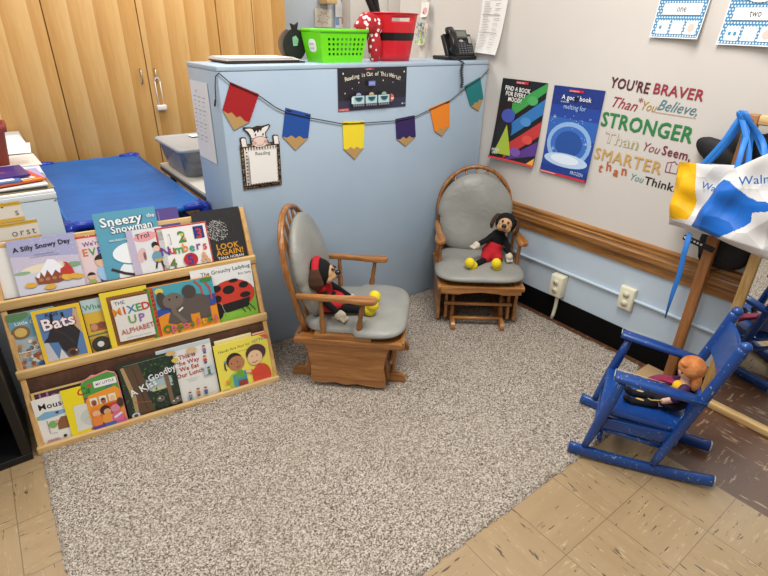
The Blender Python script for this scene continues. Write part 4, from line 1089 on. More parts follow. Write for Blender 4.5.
book(1, .668, .928, .254, 0, 'eceeee', 'white and green book with a big red beetle titled The Grouchy Ladybug', art_lady)

book(0, .022, .20, .216, 0, '3b2a34', 'dark book with pink lettering in a pale frame at the bottom left', lambda a, w, h: (a.rect(0, h*.96, w, h, 'd8b878'), a.rect(0, 0, .01, h, 'd8b878'), a.text('How', w*.12, h*.79, .05, 'b06a9c', 2.5)))
def art_mouse(a, w, h):
    a.text('Mouse', w*.10, h*.76, .034, '1e1c20', 2.6); a.poly([(w*.02, h*.62), (w*.2, h*.70), (w*.6, h*.66), (w*.72, h*.60), (w*.45, h*.56), (w*.1, h*.54)], '7fb0d4'); a.ell(w*.45, h*.63, .006, .005, '6a2a2a'); a.rect(w*.02, h*.56, w*.07, h*.64, '8cc068')
    a.poly([(w*.38, h*.25), (w*.4, h*.42), (w*.5, h*.52), (w*.68, h*.5), (w*.64, h*.24)], '8a5c38'); a.ell(w*.3, h*.4, w*.09, h*.08, '7cb45c'); a.ell(w*.8, h*.36, w*.1, h*.07, '7cb45c'); a.ell(w*.8, h*.2, w*.1, h*.06, '7cb45c')
    a.ell(w*.39, h*.44, w*.035, h*.04, 'dca89c'); a.line([(w*.2, h*.52), (w*.2, h*.22), (w*.34, h*.2)], .0015, '3a3030'); a.line([(w*.7, h*.5), (w*.9, h*.44)], .0015, '6a3a34')
    a.rect(w*.08, h*.05, w*.38, h*.065, 'b06a8c'); a.rect(w*.1, h*.075, w*.34, h*.088, 'b06a8c'); a.ell(w*.48, h*.09, .006, .006, '1a1a1a'); a.rect(w*.8, h*.06, w*.95, h*.066, 'a0a0a4')
book(0, .018, .175, .188, 1, 'eceae4', 'white book with a brown mouse and blue shape titled Mouse', art_mouse)
def art_caps(a, w, h):
    a.text('Ca', w*.3, h*.82, .042, 'cf3c2c', 3, shear=.3); a.poly([(w*.14, h*.10), (w*.18, h*.64), (w*.95, h*.62), (w*.95, h*.10)], 'dcdcd4'); a.ell(w*.6, h*.34, w*.34, h*.2, 'c9ccc6')
    a.line([(w*.35, h*.3), (w*.5, h*.36), (w*.7, h*.33)], .0025, 'd8c83c'); a.line([(w*.45, h*.42), (w*.6, h*.46), (w*.8, h*.4)], .0025, 'd8c83c')
book(0, .116, .275, .202, 2, 'f0dc1e', 'bright yellow book with a grey oval, lettered Ca, beside the school bus book', art_caps, t0=-.002)
bus_o = [(0, 0), (.131, 0), (.131, .205), (.125, .222), (.112, .228), (.10, .236), (.08, .232), (.06, .228), (.045, .232), (.028, .222), (.012, .218), (.004, .206), (0, .19)]
def art_bus(a, w, h):
    a.poly([(.002, .15), (.002, .205), (.02, .218), (.06, .225), (.1, .232), (.127, .218), (.129, .15)], '4c9a44'); a.ell(.03, .195, .008, .007, 'c8503c'); a.rect(.045, .178, .125, .205, 'eef0ec'); a.text('MY LITTLE', .052, .186, .014, '8a4a7c', 1.6, rot=3); a.text('BUS', .082, .168, .014, '3f78b8', 2)
    a.poly([(.006, .02), (.006, .135), (.02, .155), (.115, .168), (.127, .15), (.127, .02)], 'ef9a2e')
    for x, c, sk in ((.018, 'a8542c', '8a4a34'), (.051, '3a2824', 'a8684c'), (.084, 'e8c45c', 'e8c09c')): a.rect(x, .108, x+.026, .14, 'ece4d4'); a.ell(x+.013, .117, .009, .01, sk); a.ell(x+.013, .122, .009, .009, c, a0=0, a1=180)
    a.rect(.06, .088, .118, .102, 'd0402c'); a.ell(.03, .082, .018, .016, 'e8862c'); a.ell(.03, .072, .014, .014, 'e8b894'); a.ell(.062, .08, .018, .018, '3a2220'); a.ell(.068, .07, .013, .013, 'dca684'); a.ell(.098, .075, .016, .017, 'd88aa0'); a.ell(.12, .095, .012, .02, '4a2c28')
    a.ell(.028, .04, .018, .026, 'e8863c'); a.ell(.065, .04, .02, .024, 'ee9a3c'); a.ell(.1, .035, .022, .028, 'd86a94'); a.poly([(.085, .04), (.115, .055), (.12, .047), (.09, .032)], 'e4e0ec'); a.rect(.01, .003, .05, .022, '5a3fa0'); a.rect(.05, .004, .09, .024, '3f62b4'); a.rect(.09, .003, .127, .02, 'c85a8c')
book(0, .184, .315, .236, 2, 'e48a8c', 'die-cut board book shaped like an orange school bus', art_bus, outline=bus_o, th=.009)
def art_kiss(a, w, h):
    rr = random.Random(6); a.rect(w*.4, h*.4, w*.9, h*.62, 'a9bcc4'); a.rect(w*.5, h*.38, w*.85, h*.45, 'c8c4a0')
    a.step = 0; a.z = .001
    for k in range(260):
        x, y = rr.random(), rr.random()
        if .45 < x < .85 and .38 < y < .6 and rr.random() < .8: continue
        a.ell(w*x*.96+.003, h*y*.95+.004, .006, .004, rr.choice(['22402a', '2e5234', '1a2e20', '3e6a38', '28382c']), rot=rr.random()*180, n=6)
    a.step = .00035; a.z = .0014
    a.poly([(w*.04, h*.93), (w*.36, h*.96), (w*.42, h*.6), (w*.40, h*.35), (w*.50, 0), (w*.12, 0), (w*.12, h*.35)], '5c4634'); a.poly([(w*.04, h*.93), (w*.1, h*.94), (w*.2, h*.4), (w*.18, 0), (w*.12, 0), (w*.12, h*.35)], 'b09468')
    a.line([(w*.25, h*.9), (w*.3, h*.5), (w*.34, h*.1)], .003, '3f2e22'); a.line([(w*.15, h*.28), (w*.45, h*.22)], .003, 'b0562c'); a.line([(w*.82, h*.1), (w*.80, h*.7)], .016, '7a6248')
    for x, y in ((.62, .22), (.86, .1), (.94, .13)): a.ell(w*x, h*y, .016, .014, '6a625c'); a.ell(w*x-.004, h*y+.003, .004, .003, 'e4e0d8'); a.ell(w*x+.005, h*y+.003, .003, .003, '1a1816')
    a.ell(w*.12, h*.05, .016, .013, 'c8ccd0'); a.ell(w*.12, h*.05, .008, .007, '3c4c6c')
    a.text('A Kiss', w*.12, h*.40, .04, 'eef0ee', 2.4, rot=14); a.text('Goodbye', w*.49, h*.58, .040, 'eef0ee', 2.4, rot=13, sx=.82); a.line([(w*.1, h*.965), (w*.9, h*.975)], .0015, '8a9a84')
book(0, .322, .531, .243, 1, '26342a', 'dark forest book with tree trunks titled A Kiss Goodbye', art_kiss)
def art_lunch(a, w, h):
    a.rect(0, h*.93, w, h, 'c4d2d4')
    for k, st in enumerate(('This Is', 'the Way', 'We Eat', 'Our Lunch')): a.text(st, w*.53, h*(.77-k*.105), .027, 'b8322c', 3.2, align='CENTER', rot=2, sx=.92)
    a.rect(w*.42, h*.385, w*.66, h*.39, '9aa0a4'); a.rect(w*.46, h*.35, w*.62, h*.355, '9aa0a4')
    for x, y, c in ((.86, .86, '9a6aa8'), (.84, .68, 'd0483c'), (.86, .47, '5f9a5c'), (.60, .14, 'd87a3c'), (.74, .13, '3f62a8'), (.44, .12, '5fa0b0')): kid(a, w*x, h*y, .025, 'e2b898', '6a442c', c)
    a.rect(w*.78, h*.40, w*.97, h*.55, 'bcd2dc'); kid(a, w*.87, h*.48, .022, 'c98f6c', '2a2220', '4a8a5c')
    a.ell(w*.25, h*.93, .02, .01, 'd8b074'); a.ell(w*.62, h*.9, .022, .014, 'd8b890'); a.ell(w*.3, h*.8, .014, .01, 'dcc04c')
    a.line([(w*.45, h*.05), (w*.9, h*.06)], .002, '9ac08c')
book(0, .470, .690, .256, 0, 'e6e6e2', 'white book with red lettering titled This Is the Way We Eat Our Lunch', art_lunch)
book(0, .872, .930, .230, 0, 'd8512c', 'orange cornered book hidden behind the yellow Hitting book', lambda a, w, h: a.rect(0, h*.97, w, h, 'e8e0d4'), th=.004)
book(0, .705, .868, .236, 0, 'efe0a0', 'pale yellow book peeking above the yellow Hitting book', lambda a, w, h: a.rect(0, h*.97, w, h, 'f4ecc4'))
def art_hands(a, w, h):
    a.text('Hands Are Not for', w*.07, h*.82, .0175, '6a7a3c', 1.6, rot=3, sx=1.02); a.text('HITTING', w*.70, h*.865, .019, '5f7a9c', 1.2, rot=3); a.rect(w*.42, h*.765, w*.66, h*.772, 'b8a840')
    a.poly([(w*.85, h), (w, h), (w, h*.87)], 'e0603c')
    a.ell(w*.33, h*.16, w*.17, h*.2, 'a8c43c'); a.poly([(w*.25, 0), (w*.25, h*.3), (w*.5, h*.35), (w*.52, 0)], '4a9ab0'); a.poly([(w*.3, h*.2), (w*.34, h*.36), (w*.44, h*.38), (w*.48, h*.22)], '6aa83c')
    a.ell(w*.33, h*.60, w*.15, h*.17, '2f2226', rot=10); a.ell(w*.36, h*.54, w*.15, h*.155, 'b87c58', rot=8); a.ell(w*.16, h*.62, .005, .007, '5a9ac4'); a.line([(w*.15, h*.6), (w*.14, h*.5), (w*.16, h*.44)], .006, '2f2226')
    a.ell(w*.27, h*.56, .0022, .003, '1a1414'); a.ell(w*.38, h*.57, .0022, .003, '1a1414'); a.line([(w*.34, h*.46), (w*.39, h*.455), (w*.42, h*.475)], .002, '8a4a44')
    a.ell(w*.79, h*.14, w*.18, h*.26, 'd84a34'); a.ell(w*.74, h*.66, w*.19, h*.18, '4a3034'); a.ell(w*.71, h*.56, w*.14, h*.16, 'eac49a'); a.ell(w*.66, h*.60, .0022, .003, '1a1414'); a.ell(w*.75, h*.60, .0022, .003, '1a1414')
    a.line([(w*.64, h*.48), (w*.69, h*.455), (w*.75, h*.485)], .003, '9a3c34'); a.line([(w*.9, h*.25), (w*.72, h*.22), (w*.58, h*.3)], .018, 'd84a34'); a.line([(w*.6, h*.29), (w*.5, h*.33)], .012, 'eac49a')
    a.rect(w*.34, h*.06, w*.5, h*.16, '9a3c34'); a.ell(w*.14, h*.2, .009, .009, 'e8963c'); a.rect(w*.02, h*.0, w*.16, h*.05, '3a5a94')
book(0, .694, .932, .222, 2, 'efe058', 'yellow book with two cartoon children titled Hands Are Not for HITTING', art_hands)

# =================================================================== GLIDER ROCKERS (local x = forward, y = left)
def rounded(pts, r=.01, n=4):
    out = []
    m_ = len(pts)
    for i, p in enumerate(pts):
        p = V(p); a = V(pts[i-1])-p; b = V(pts[(i+1) % m_])-p
        ra = min(r, a.length*.45, b.length*.45); q0 = p+a.normalized()*ra; q1 = p+b.normalized()*ra
        for k in range(n+1):
            t = k/n; out.append(tuple((q0*(1-t)**2+p*2*t*(1-t)+q1*t*t)))
    return out
YZ = M(((1, 0, 0, 0), (0, 0, -1, 0), (0, 1, 0, 0), (0, 0, 0, 1)))     # profile (x,z) -> extruded towards -y
def glider(loc, rz, label, wseed):
    t = empty('glider_chair', (loc[0], loc[1], CZ), math.radians(rz))
    rr = random.Random(wseed)
    # floor base: two runners with short uprights, joined by dowels
    for s in (-1, 1):
        y = s*.135
        rp = rounded([(-.265, 0), (.265, 0), (.262, .03), (.235, .048), (.12, .052), (-.12, .052), (-.235, .048), (-.262, .03)], .02)
        MB().prism(rp, -.012, .012, T=M.Translation((0, y, 0)) @ YZ).build('runner', OAK_X, t, bevel=.002)
        for sx in (-1, 1):
            MB().turned((sx*.185, y, .045), (sx*.13, y, .20), [(0, .012), (.5, .013), (1, .011)], 10).build('upright', OAK_Z, t)
    for x in (-.2, .2): MB().tube([(x, -.135, .045), (x, .135, .045)], .010, 12).build('base_dowel', OAK_Y, t)
    MB().tube([(.195, -.185, .135), (.195, .185, .135)], .010, 12).build('front_dowel', OAK_Y, t)
    # swing arms outside the runners
    for s in (-1, 1):
        for sx in (-1, 1):
            MB().rbox((-.012, -.009, 0), (.012, .009, .20), .004, T=M.Translation((sx*.18+.0, s*.172, .035)) @ M.Rotation(-sx*.12, 4, 'Y')).build('swing_arm', OAK_Z, t)
    # side panels with scalloped lower edge
    pp = [(-.185, .238), (-.165, .19), (-.155, .13), (-.158, .04)]
    lower = [(-.150, .028), (-.10, .022), (-.05, .030), (0, .018), (.05, .028), (.10, .018), (.145, .014), (.175, .020)]
    pp = pp+lower+[(.178, .05), (.168, .12), (.175, .18), (.19, .238)]
    for s in (-1, 1):
        MB().prism(pp, -.009, .009, T=M.Translation((0, s*.213, 0)) @ YZ).build('side_panel', OAK_X, t, bevel=.002)
    # seat deck frame
    for s in (-1, 1):
        sr = rounded([(-.225, .238), (.245, .238), (.245, .268), (-.225, .268)], .014)
        MB().prism(sr, -.027, .027, T=M.Translation((0, s*.205, 0)) @ YZ).build('seat_rail', OAK_X, t, bevel=.004)
        ar = rounded([(-.14, .268), (.115, .268), (.11, .292), (-.135, .292)], .008)
        MB().prism(ar, -.014, .014, T=M.Translation((0, s*.213, 0)) @ YZ).build('arm_block', OAK_X, t, bevel=.003)
    ap_ = [(-.215, .268), (-.215, .225), (-.12, .220), (-.09, .228), (0, .236), (.09, .228), (.12, .220), (.215, .225), (.215, .268)]
    XZ = M(((0, 0, 1, 0), (1, 0, 0, 0), (0, 1, 0, 0), (0, 0, 0, 1)))
    MB().prism(ap_, 0, .02, T=M.Translation((.232, 0, 0)) @ XZ).build('front_apron', OAK_Y, t, bevel=.003)
    MB().rbox((-.225, -.2, .238), (-.20, .2, .268), .004).build('rear_rail', OAK_Y, t)
    MB().rbox((-.2, -.178, .248), (.232, .178, .262), .003).build('seat_board', OAK_X, t)
    # bent bow back
    def back(y, z):   # rake of the back
        return V((-.182-(z-.268)*.16-.015*max(0, (z-.268)/.5)**2, y, z))
    bow = []
    for k in range(41):
        an = math.radians(-38+256*k/40)
        y = .214*math.cos(an)*(1.0 if math.sin(an) > 0 else 1); z = .558+.237*math.sin(an)*(1 if math.sin(an) > 0 else 1)
        if an > 0 and an < PI: pass
        bow.append((y, z))
    lower_ = [(.158, .262), (.180, .32), (.199, .39)]
    bow = [q for q in bow if q[1] > .46]
    bow = lower_+bow+[(-a, b) for a, b in lower_[::-1]]
    MB().tube([back(a, b) for a, b in bow], 1, 12, flat=(.013, .011), up=(1, 0, 0)).build('back_bow', OAK_Z, t)
    for k in range(5):
        y = (k-2)*.062; zt = .558+.237*math.sqrt(max(0, 1-(y/.214)**2))
        b_ = back(y*.8, .268); tp = back(y, zt)
        MB().turned(b_, tp, [(0, .007), (.1, .009), (.5, .0075), (.9, .008), (1, .005)], 8).build('back_spindle', OAK_Z, t)
    # arms on pairs of turned spindles
    zA = .462
    for s in (-1, 1):
        pl_ = [(-.205, .008), (-.205, -.010), (-.12, -.020), (-.02, -.017), (.05, -.028), (.09, -.034), (.122, -.030), (.137, -.012), (.137, .010), (.122, .026), (.06, .026), (-.02, .014), (-.12, .014)]
        pl_ = [(x, -y_*s) for x, y_ in pl_]
        MB().prism(rounded(pl_, .02, 3), zA, zA+.024, T=M.Translation((0, s*.218, 0))).build('armrest', OAK_X, t, bevel=.007)
        for x0_, x1_ in ((-.095, -.10), (.055, .075)):
            MB().turned((x0_, s*.213, .288), (x1_, s*.218, zA+.004), [(0, .009), (.06, .009), (.2, .013), (.38, .013), (.52, .0085), (.56, .012), (.6, .0085), (.64, .011), (.8, .0095), (1, .008)], 12).build('arm_spindle', OAK_Z, t)
    # cushions
    def so(an):
        ca, sa = math.cos(an), math.sin(an); q = (abs(ca)**4.2+abs(sa)**4.2)**(-1/4.2)
        x = ca*q*.228; y = sa*q*(.238 if ca > 0 else .212); y *= 1+.06*(ca > 0)*ca; return x+.03, y
    ph0 = rr.random()*6
    wob = lambda x, y: .004*math.sin(x*21+ph0)+.003*math.sin(y*26+x*9+ph0)-.004*math.exp(-((x+.02)**2+y*y)/.01)
    MB().pad(so, .040, nr=16, na=80, T=M.Translation((0, 0, .300)) @ M.Rotation(math.radians(-1.5), 4, 'Y'), wob=wob, n=5, low=.75).build('seat_cushion', LEATHER, t)
    def bo_(an):
        ca, sa = math.cos(an), math.sin(an)
        if sa > 0: return ca*.218*(1+.02*sa), sa*.238
        q = (abs(ca)**3.4+abs(sa)**3.4)**(-1/3.4); return ca*q*.206, sa*q*.222
    F = frame(back(0, .535)+V((.044, 0, 0)), (0, 1, 0), (-.225, 0, 1))
    wob2 = lambda x, y: .006*math.sin(y*17+ph0+x*6)+.004*math.sin(x*22+y*12)
    MB().pad(bo_, .038, nr=18, na=84, T=F, wob=wob2, n=5, low=1.0).build('back_cushion', LEATHER, t)
    t.scale = (1.02, 1, .97)
    return tag(t, label, 'rocking chair', 'child-size glider rockers')
G1 = glider((1.158, 1.745), -43.0, 'oak glider rocker with grey cushions standing beside the book display', 1)
G2 = glider((2.035, 1.795), -128.5, 'oak glider rocker with grey cushions in the corner by the posters', 2)

# =================================================================== PLUSH TOYS
def voxel(o, size=.004, smooth=2):
    rm = o.modifiers.new('remesh', 'REMESH'); rm.mode = 'VOXEL'; rm.voxel_size = size; rm.use_smooth_shade = True
    if smooth: sm = o.modifiers.new('smooth', 'SMOOTH'); sm.factor = .5; sm.iterations = smooth
    return o
def limb(mb, pts, rad, c='ffffff'):
    mb.tube(pts, rad, 14, c=c)
    for p, r in zip((pts[0], pts[-1]), (rad[0], rad[-1])): mb.ell(p, (r, r, r), c=c, nu=14, nv=8)
TANF = mat('cfc4b0', .95, name='cream_plush'); EARF = mat('4a3020', .95, name='brown_plush'); BLKF = mat('0b0b0d', .95, name='black_plush'); WHF = mat('dedbd6', .95, name='white_plush'); YEF = mat('e8cf2a', .95, name='yellow_plush')
REDF = mat('b81824', .85, name='red_cloth'); SKF = mat('e4b8a0', .95, name='peach_plush'); MUZ = mat('c49a70', .95, name='tan_plush'); NOS = mat('060607', .25, coat=.5, name='shiny_nose')
def puppy(T, P, label, dress=False):
    """floppy-eared sitting toy; P holds the joints in chair space"""
    t = empty('plush_puppy', T=T)
    mb = MB(); mb.ell(P['chest'], (.040, .036, .052), P.get('crot', (0, 0, 0))); mb.ell(P['belly'], (.044, .042, .042)); mb.ell(P['head'], P.get('hr', (.047, .050, .050)), P.get('hrot', (0, 0, 0)))
    limb(mb, [P['chest'], V(P['chest']).lerp(V(P['head']), .5), P['head']], [.024, .022, .03])
    for s in 'lr':
        sh = P['chest']; limb(mb, [V(sh)+V(P['sh'+s]), P['el'+s], P['ha'+s]], [.016, .014, .013])
        limb(mb, [V(P['belly'])+V(P['hi'+s]), P['kn'+s], P['an'+s]], [.020, .016, .014])
    voxel(mb.build('body', BLKF, t), .004)
    # muzzle, nose, eyes
    hd = V(P['head']); fc = V(P['face']).normalized(); up = V(P['up']); up = (up-fc*up.dot(fc)).normalized(); sd = fc.cross(up)
    mb = MB(); mb.ell(hd+fc*.040-up*.014, (.026, .026, .020)); mb.ell(hd+fc*.026-up*.002, (.034, .034, .034)); mb.ell(hd+fc*.034-up*.02+sd*.016, (.018, .018, .018)); mb.ell(hd+fc*.034-up*.02-sd*.016, (.018, .018, .018))
    voxel(mb.build('muzzle', MUZ, t), .003)
    MB().ell(hd+fc*.069-up*.004, (.0115, .0115, .0095)).build('nose', NOS, t)
    for s in (-1, 1):
        e = MB().ell(hd+fc*.054+up*.014+sd*s*.013, (.005, .005, .006)).build('eye', EARF, t)
        MB().ell(hd+fc*.060+up*.013+sd*s*.012, (.0035, .0035, .004)).build('pupil', NOS, e)
    mb = MB(); mb.tube([hd+fc*.062-up*.020+sd*.012, hd+fc*.066-up*.026, hd+fc*.062-up*.020-sd*.012], .0016, 6); mb.build('mouth', mat('7a2424', .8), t)
    for s in (-1, 1):     # long hanging ears
        a0 = hd+sd*s*.036+up*.034; mb = MB()
        pts = [a0-sd*s*.008, a0+sd*s*.014-up*.006, a0+sd*s*.022-up*.028, a0+sd*s*.024-up*.056, a0+sd*s*.020-up*.078]
        mb.tube(pts, [.010, .016, .023, .027, .014], 14, flat=(1, .35), up=fc); voxel(mb.build('ear', EARF, t), .003)
    for s in 'lr':
        h = V(P['ha'+s]); e = V(P['el'+s]); d = (h-e).normalized(); q = MB()
        q.ell(h+d*.014, (.021, .018, .018)); side_ = d.cross(V((0, 0, 1))).normalized() if abs(d.z) < .95 else V((1, 0, 0))
        for k in (-1, 0, 1): limb(q, [h+d*.018+side_*k*.009, h+d*.038+side_*k*.011], [.0075, .0065])
        limb(q, [h+d*.006, h+d*.016+V((0, 0, .018))], [.0075, .006])
        voxel(q.build('mitten', TANF, t), .0025)
        an = V(P['an'+s]); kn = V(P['kn'+s]); d = (an-kn).normalized(); f = MB()
        tu = V(P.get('toe'+s, P.get('toe', (0, 0, 1)))); f.ell(an+d*.012, (.022, .022, .022)); f.ell(an+d*.018+tu*.022, (.023, .024, .026)); voxel(f.build('foot', YEF, t), .003)
    if not dress:
        q = MB(); q.ell(P['belly'], (.050, .048, .040)); q.ell(V(P['belly']).lerp(V(P['chest']), .45), (.043, .041, .034))
        for s in 'lr': limb(q, [V(P['belly'])+V(P['hi'+s]), V(P['belly']).lerp(V(P['kn'+s]), .75)], [.028, .026])
        voxel(q.build('red_overalls', REDF, t), .004)
    else:
        q = MB(); q.ell(P['chest'], (.045, .042, .052)); q.ell(P['belly'], (.066, .064, .036)); q.ell(V(P['chest'])+V((0, 0, -.03)), (.054, .052, .035))
        for s in 'lr': limb(q, [V(P['chest'])+V(P['sh'+s]), V(P['chest'])+V(P['sh'+s])*1.3], [.024, .022])
        voxel(q.build('dress', REDF, t), .004)
        sc = MB(); sc.tube([hd+up*.026+sd*.046, hd+up*.044+sd*.03, hd+up*.052, hd+up*.044-sd*.03, hd+up*.026-sd*.046], [.008]*5, 10, flat=(1, 1.6)); voxel(sc.build('red_cap', REDF, t), .003)
    return tag(t, label, 'plush toy')
def about(T, p, k, sh):
    return T @ M.Translation(V(p)+V(sh)) @ M.Diagonal((k, k, k, 1)) @ M.Translation(-V(p))
bpy.context.view_layer.update()
# seated low at the back left of the corner chair, leaning towards the arm
puppy(about(G2.matrix_world, (.015, .098, .336), 1.16, (.012, -.022, 0)), dict(chest=(-.005, .120, .435), belly=(.015, .098, .378), head=(.008, .150, .527), hrot=(.2, 0, 0), face=(.93, -.30, .16), up=(-.15, .25, 1),
    shl=(0, .022, .022), shr=(.01, -.026, .022), ell=(.03, .166, .42), hal=(.05, .172, .385), elr=(.03, .065, .445), har=(.055, .025, .432),
    hil=(.01, .022, -.01), hir=(.01, -.022, -.01), knl=(.07, .128, .355), anl=(.120, .110, .352), knr=(.075, .055, .357), anr=(.120, .005, .353), toel=(.3, -.2, 1), toer=(.3, -.6, .8)),
    'black plush puppy with brown ears and red overalls on the corner glider')
puppy(about(G1.matrix_world, (-.065, -.075, .336), 1.22, (-.03, -.005, -.004)), dict(chest=(-.095, -.075, .425), belly=(-.065, -.075, .378), head=(-.095, -.095, .505), face=(.98, .05, .1), up=(-.1, 0, 1), hr=(.052, .052, .054),
    shl=(.01, .026, .02), shr=(.01, -.026, .02), ell=(-.04, -.02, .40), hal=(-.0, -.02, .37), elr=(-.06, -.135, .40), har=(-.02, -.150, .372),
    hil=(.01, .022, -.01), hir=(.01, -.022, -.01), knl=(.01, -.045, .365), anl=(.075, -.035, .362), knr=(.01, -.105, .365), anr=(.075, -.100, .362), toe=(.2, 0, 1)),
    'black plush puppy with brown ears and red dress on the glider by the books', dress=True)

# =================================================================== BLUE CHILD ROCKER
RK = (1.770, .570); RKA = 116.0
def rocker():
    t = empty('rocking_chair', (RK[0], RK[1], .0), math.radians(RKA))
    def yy(x, s): return s*(.129+(x)*.135)          # the chair widens to the front
    for s in (-1, 1):
        pts = []; n_ = 22
        for k in range(n_+1):
            x = -.222+.499*k/n_; z = .0225+.013*((x-.01)/.26)**2
            pts.append((x, yy(x, s), z))
        MB().tube(pts, 1, 12, flat=(.0215, .014), up=(0, 0, 1)).build('rocker', BLUEP, t)
        ch = MB(); ch.tube([(pts[0][0]-.0015, pts[0][1], pts[0][2]-.0), (pts[0][0]+.003, pts[0][1], pts[0][2])], 1, 12, flat=(.0218, .0143), up=(0, 0, 1)); ch.build('worn_end', CHIP, t)
        # posts
        fb = V((.222, yy(.222, s), .055)); ft = V((.152, yy(.15, s)+s*.006, .380))
        MB().turned(fb, ft, [(0, .012), (.12, .015), (.45, .0185), (.72, .0175), (1, .0125)], 14).build('front_leg', BLUEP, t)
        bb = V((-.018, yy(-.018, s)+s*.008, .055)); btp = V((-.150, s*.131, .592))
        MB().turned(bb, btp, [(0, .0125), (.08, .016), (.4, .0175), (.8, .0165), (.97, .0185), (1, .0165)], 14).ell(btp+V((-.002, 0, .004)), (.019, .019, .017)).build('back_post', BLUEP, t)
        # arm
        a0 = V((.185, s*.160, .394)); a1 = V((-.105, s*.138, .370))
        mb = MB(); mb.tube([a0, a0.lerp(a1, .04), a0.lerp(a1, .5), a1], [.92, 1, 1, .8], 12, flat=(.012, .027), up=(0, 0, 1)); mb.build('armrest', BLUEP, t)
        q = MB(); q.tube([a0+V((0, -.025, .0115)), a0.lerp(a1, .55)+V((0, -.0262, .0118))], .0012, 6); q.tube([a0+V((.0, -.024, .011)), a0+V((.001, .022, .011))], .0013, 6); q.build('worn_edge', CHIP, t)
        MB().tube([(.175, yy(.17, s)*.93, .145), (-.04, yy(-.03, s)*.95, .128)], .0095, 10).build('side_stretcher', BLUEP, t)
    MB().tube([(.200, -.145, .118), (.200, .145, .118)], .0105, 10).build('front_stretcher', BLUEP, t)
    MB().tube([(-.035, -.118, .120), (-.035, .118, .120)], .0105, 10).build('rear_stretcher', BLUEP, t)
    # seat: slightly dished board
    for s in (-1, 1):
        MB().rbox((-.07, -.009, .150), (.185, .009, .196), .003, T=M.Translation((0, s*.128, .006)) @ M.Rotation(s*.10, 4, 'Z')).build('seat_apron', BLUEP, t)
        MB().rbox((-.008, -.010, .0), (.008, .010, .13), .003, T=M.Translation((.186, s*.085, .075)) @ M.Rotation(-.10, 4, 'Y')).build('front_spindle', BLUEP, t)
    MB().tube([(.178, -.12, .078), (.178, .12, .078)], .010, 10).build('lower_front_stretcher', BLUEP, t)
    sp = rounded([(.205, -.150), (.205, .150), (-.085, .115), (-.085, -.115)], .02)
    MB().prism(sp, 0, .018, T=M.Translation((0, 0, .204)) @ M.Rotation(math.radians(-4), 4, 'Y')).build('seat', BLUEP, t, bevel=.006)
    # two back slats
    def pb(z): k = (z-.055)/(.592-.055); return -.018+(-.150+.018)*k
    for z0, z1 in ((.435, .560), (.250, .335)):
        mb = MB(); n_ = 10; w_ = .122
        for k in range(n_+1):
            y = -w_+2*w_*k/n_; bx = -.014*(1-(y/w_)**2)
            for z in (z0, z1):
                for d in (-.006, .006): mb.v.append(V((pb(z)+bx+d, y, z)))
        for k in range(n_):
            a = k*4; b2 = a+4
            for q in ((a, b2, b2+2, a+2), (a+1, a+3, b2+3, b2+1), (a, a+1, b2+1, b2), (a+2, b2+2, b2+3, a+3)): mb.f.append(q); mb.m.append(0); mb.c.append((1, 1, 1)); mb.sm.append(False)
        for q in ((0, 2, 3, 1), (n_*4, n_*4+1, n_*4+3, n_*4+2)): mb.f.append(q); mb.m.append(0); mb.c.append((1, 1, 1)); mb.sm.append(False)
        mb.build('back_slat', BLUEP, t, bevel=.003)
    t.scale = (1, 1, 1.022)
    return tag(t, 'chipped blue wooden child rocking chair in front of the mirror', 'rocking chair')
RC = rocker()
bpy.context.view_layer.update()

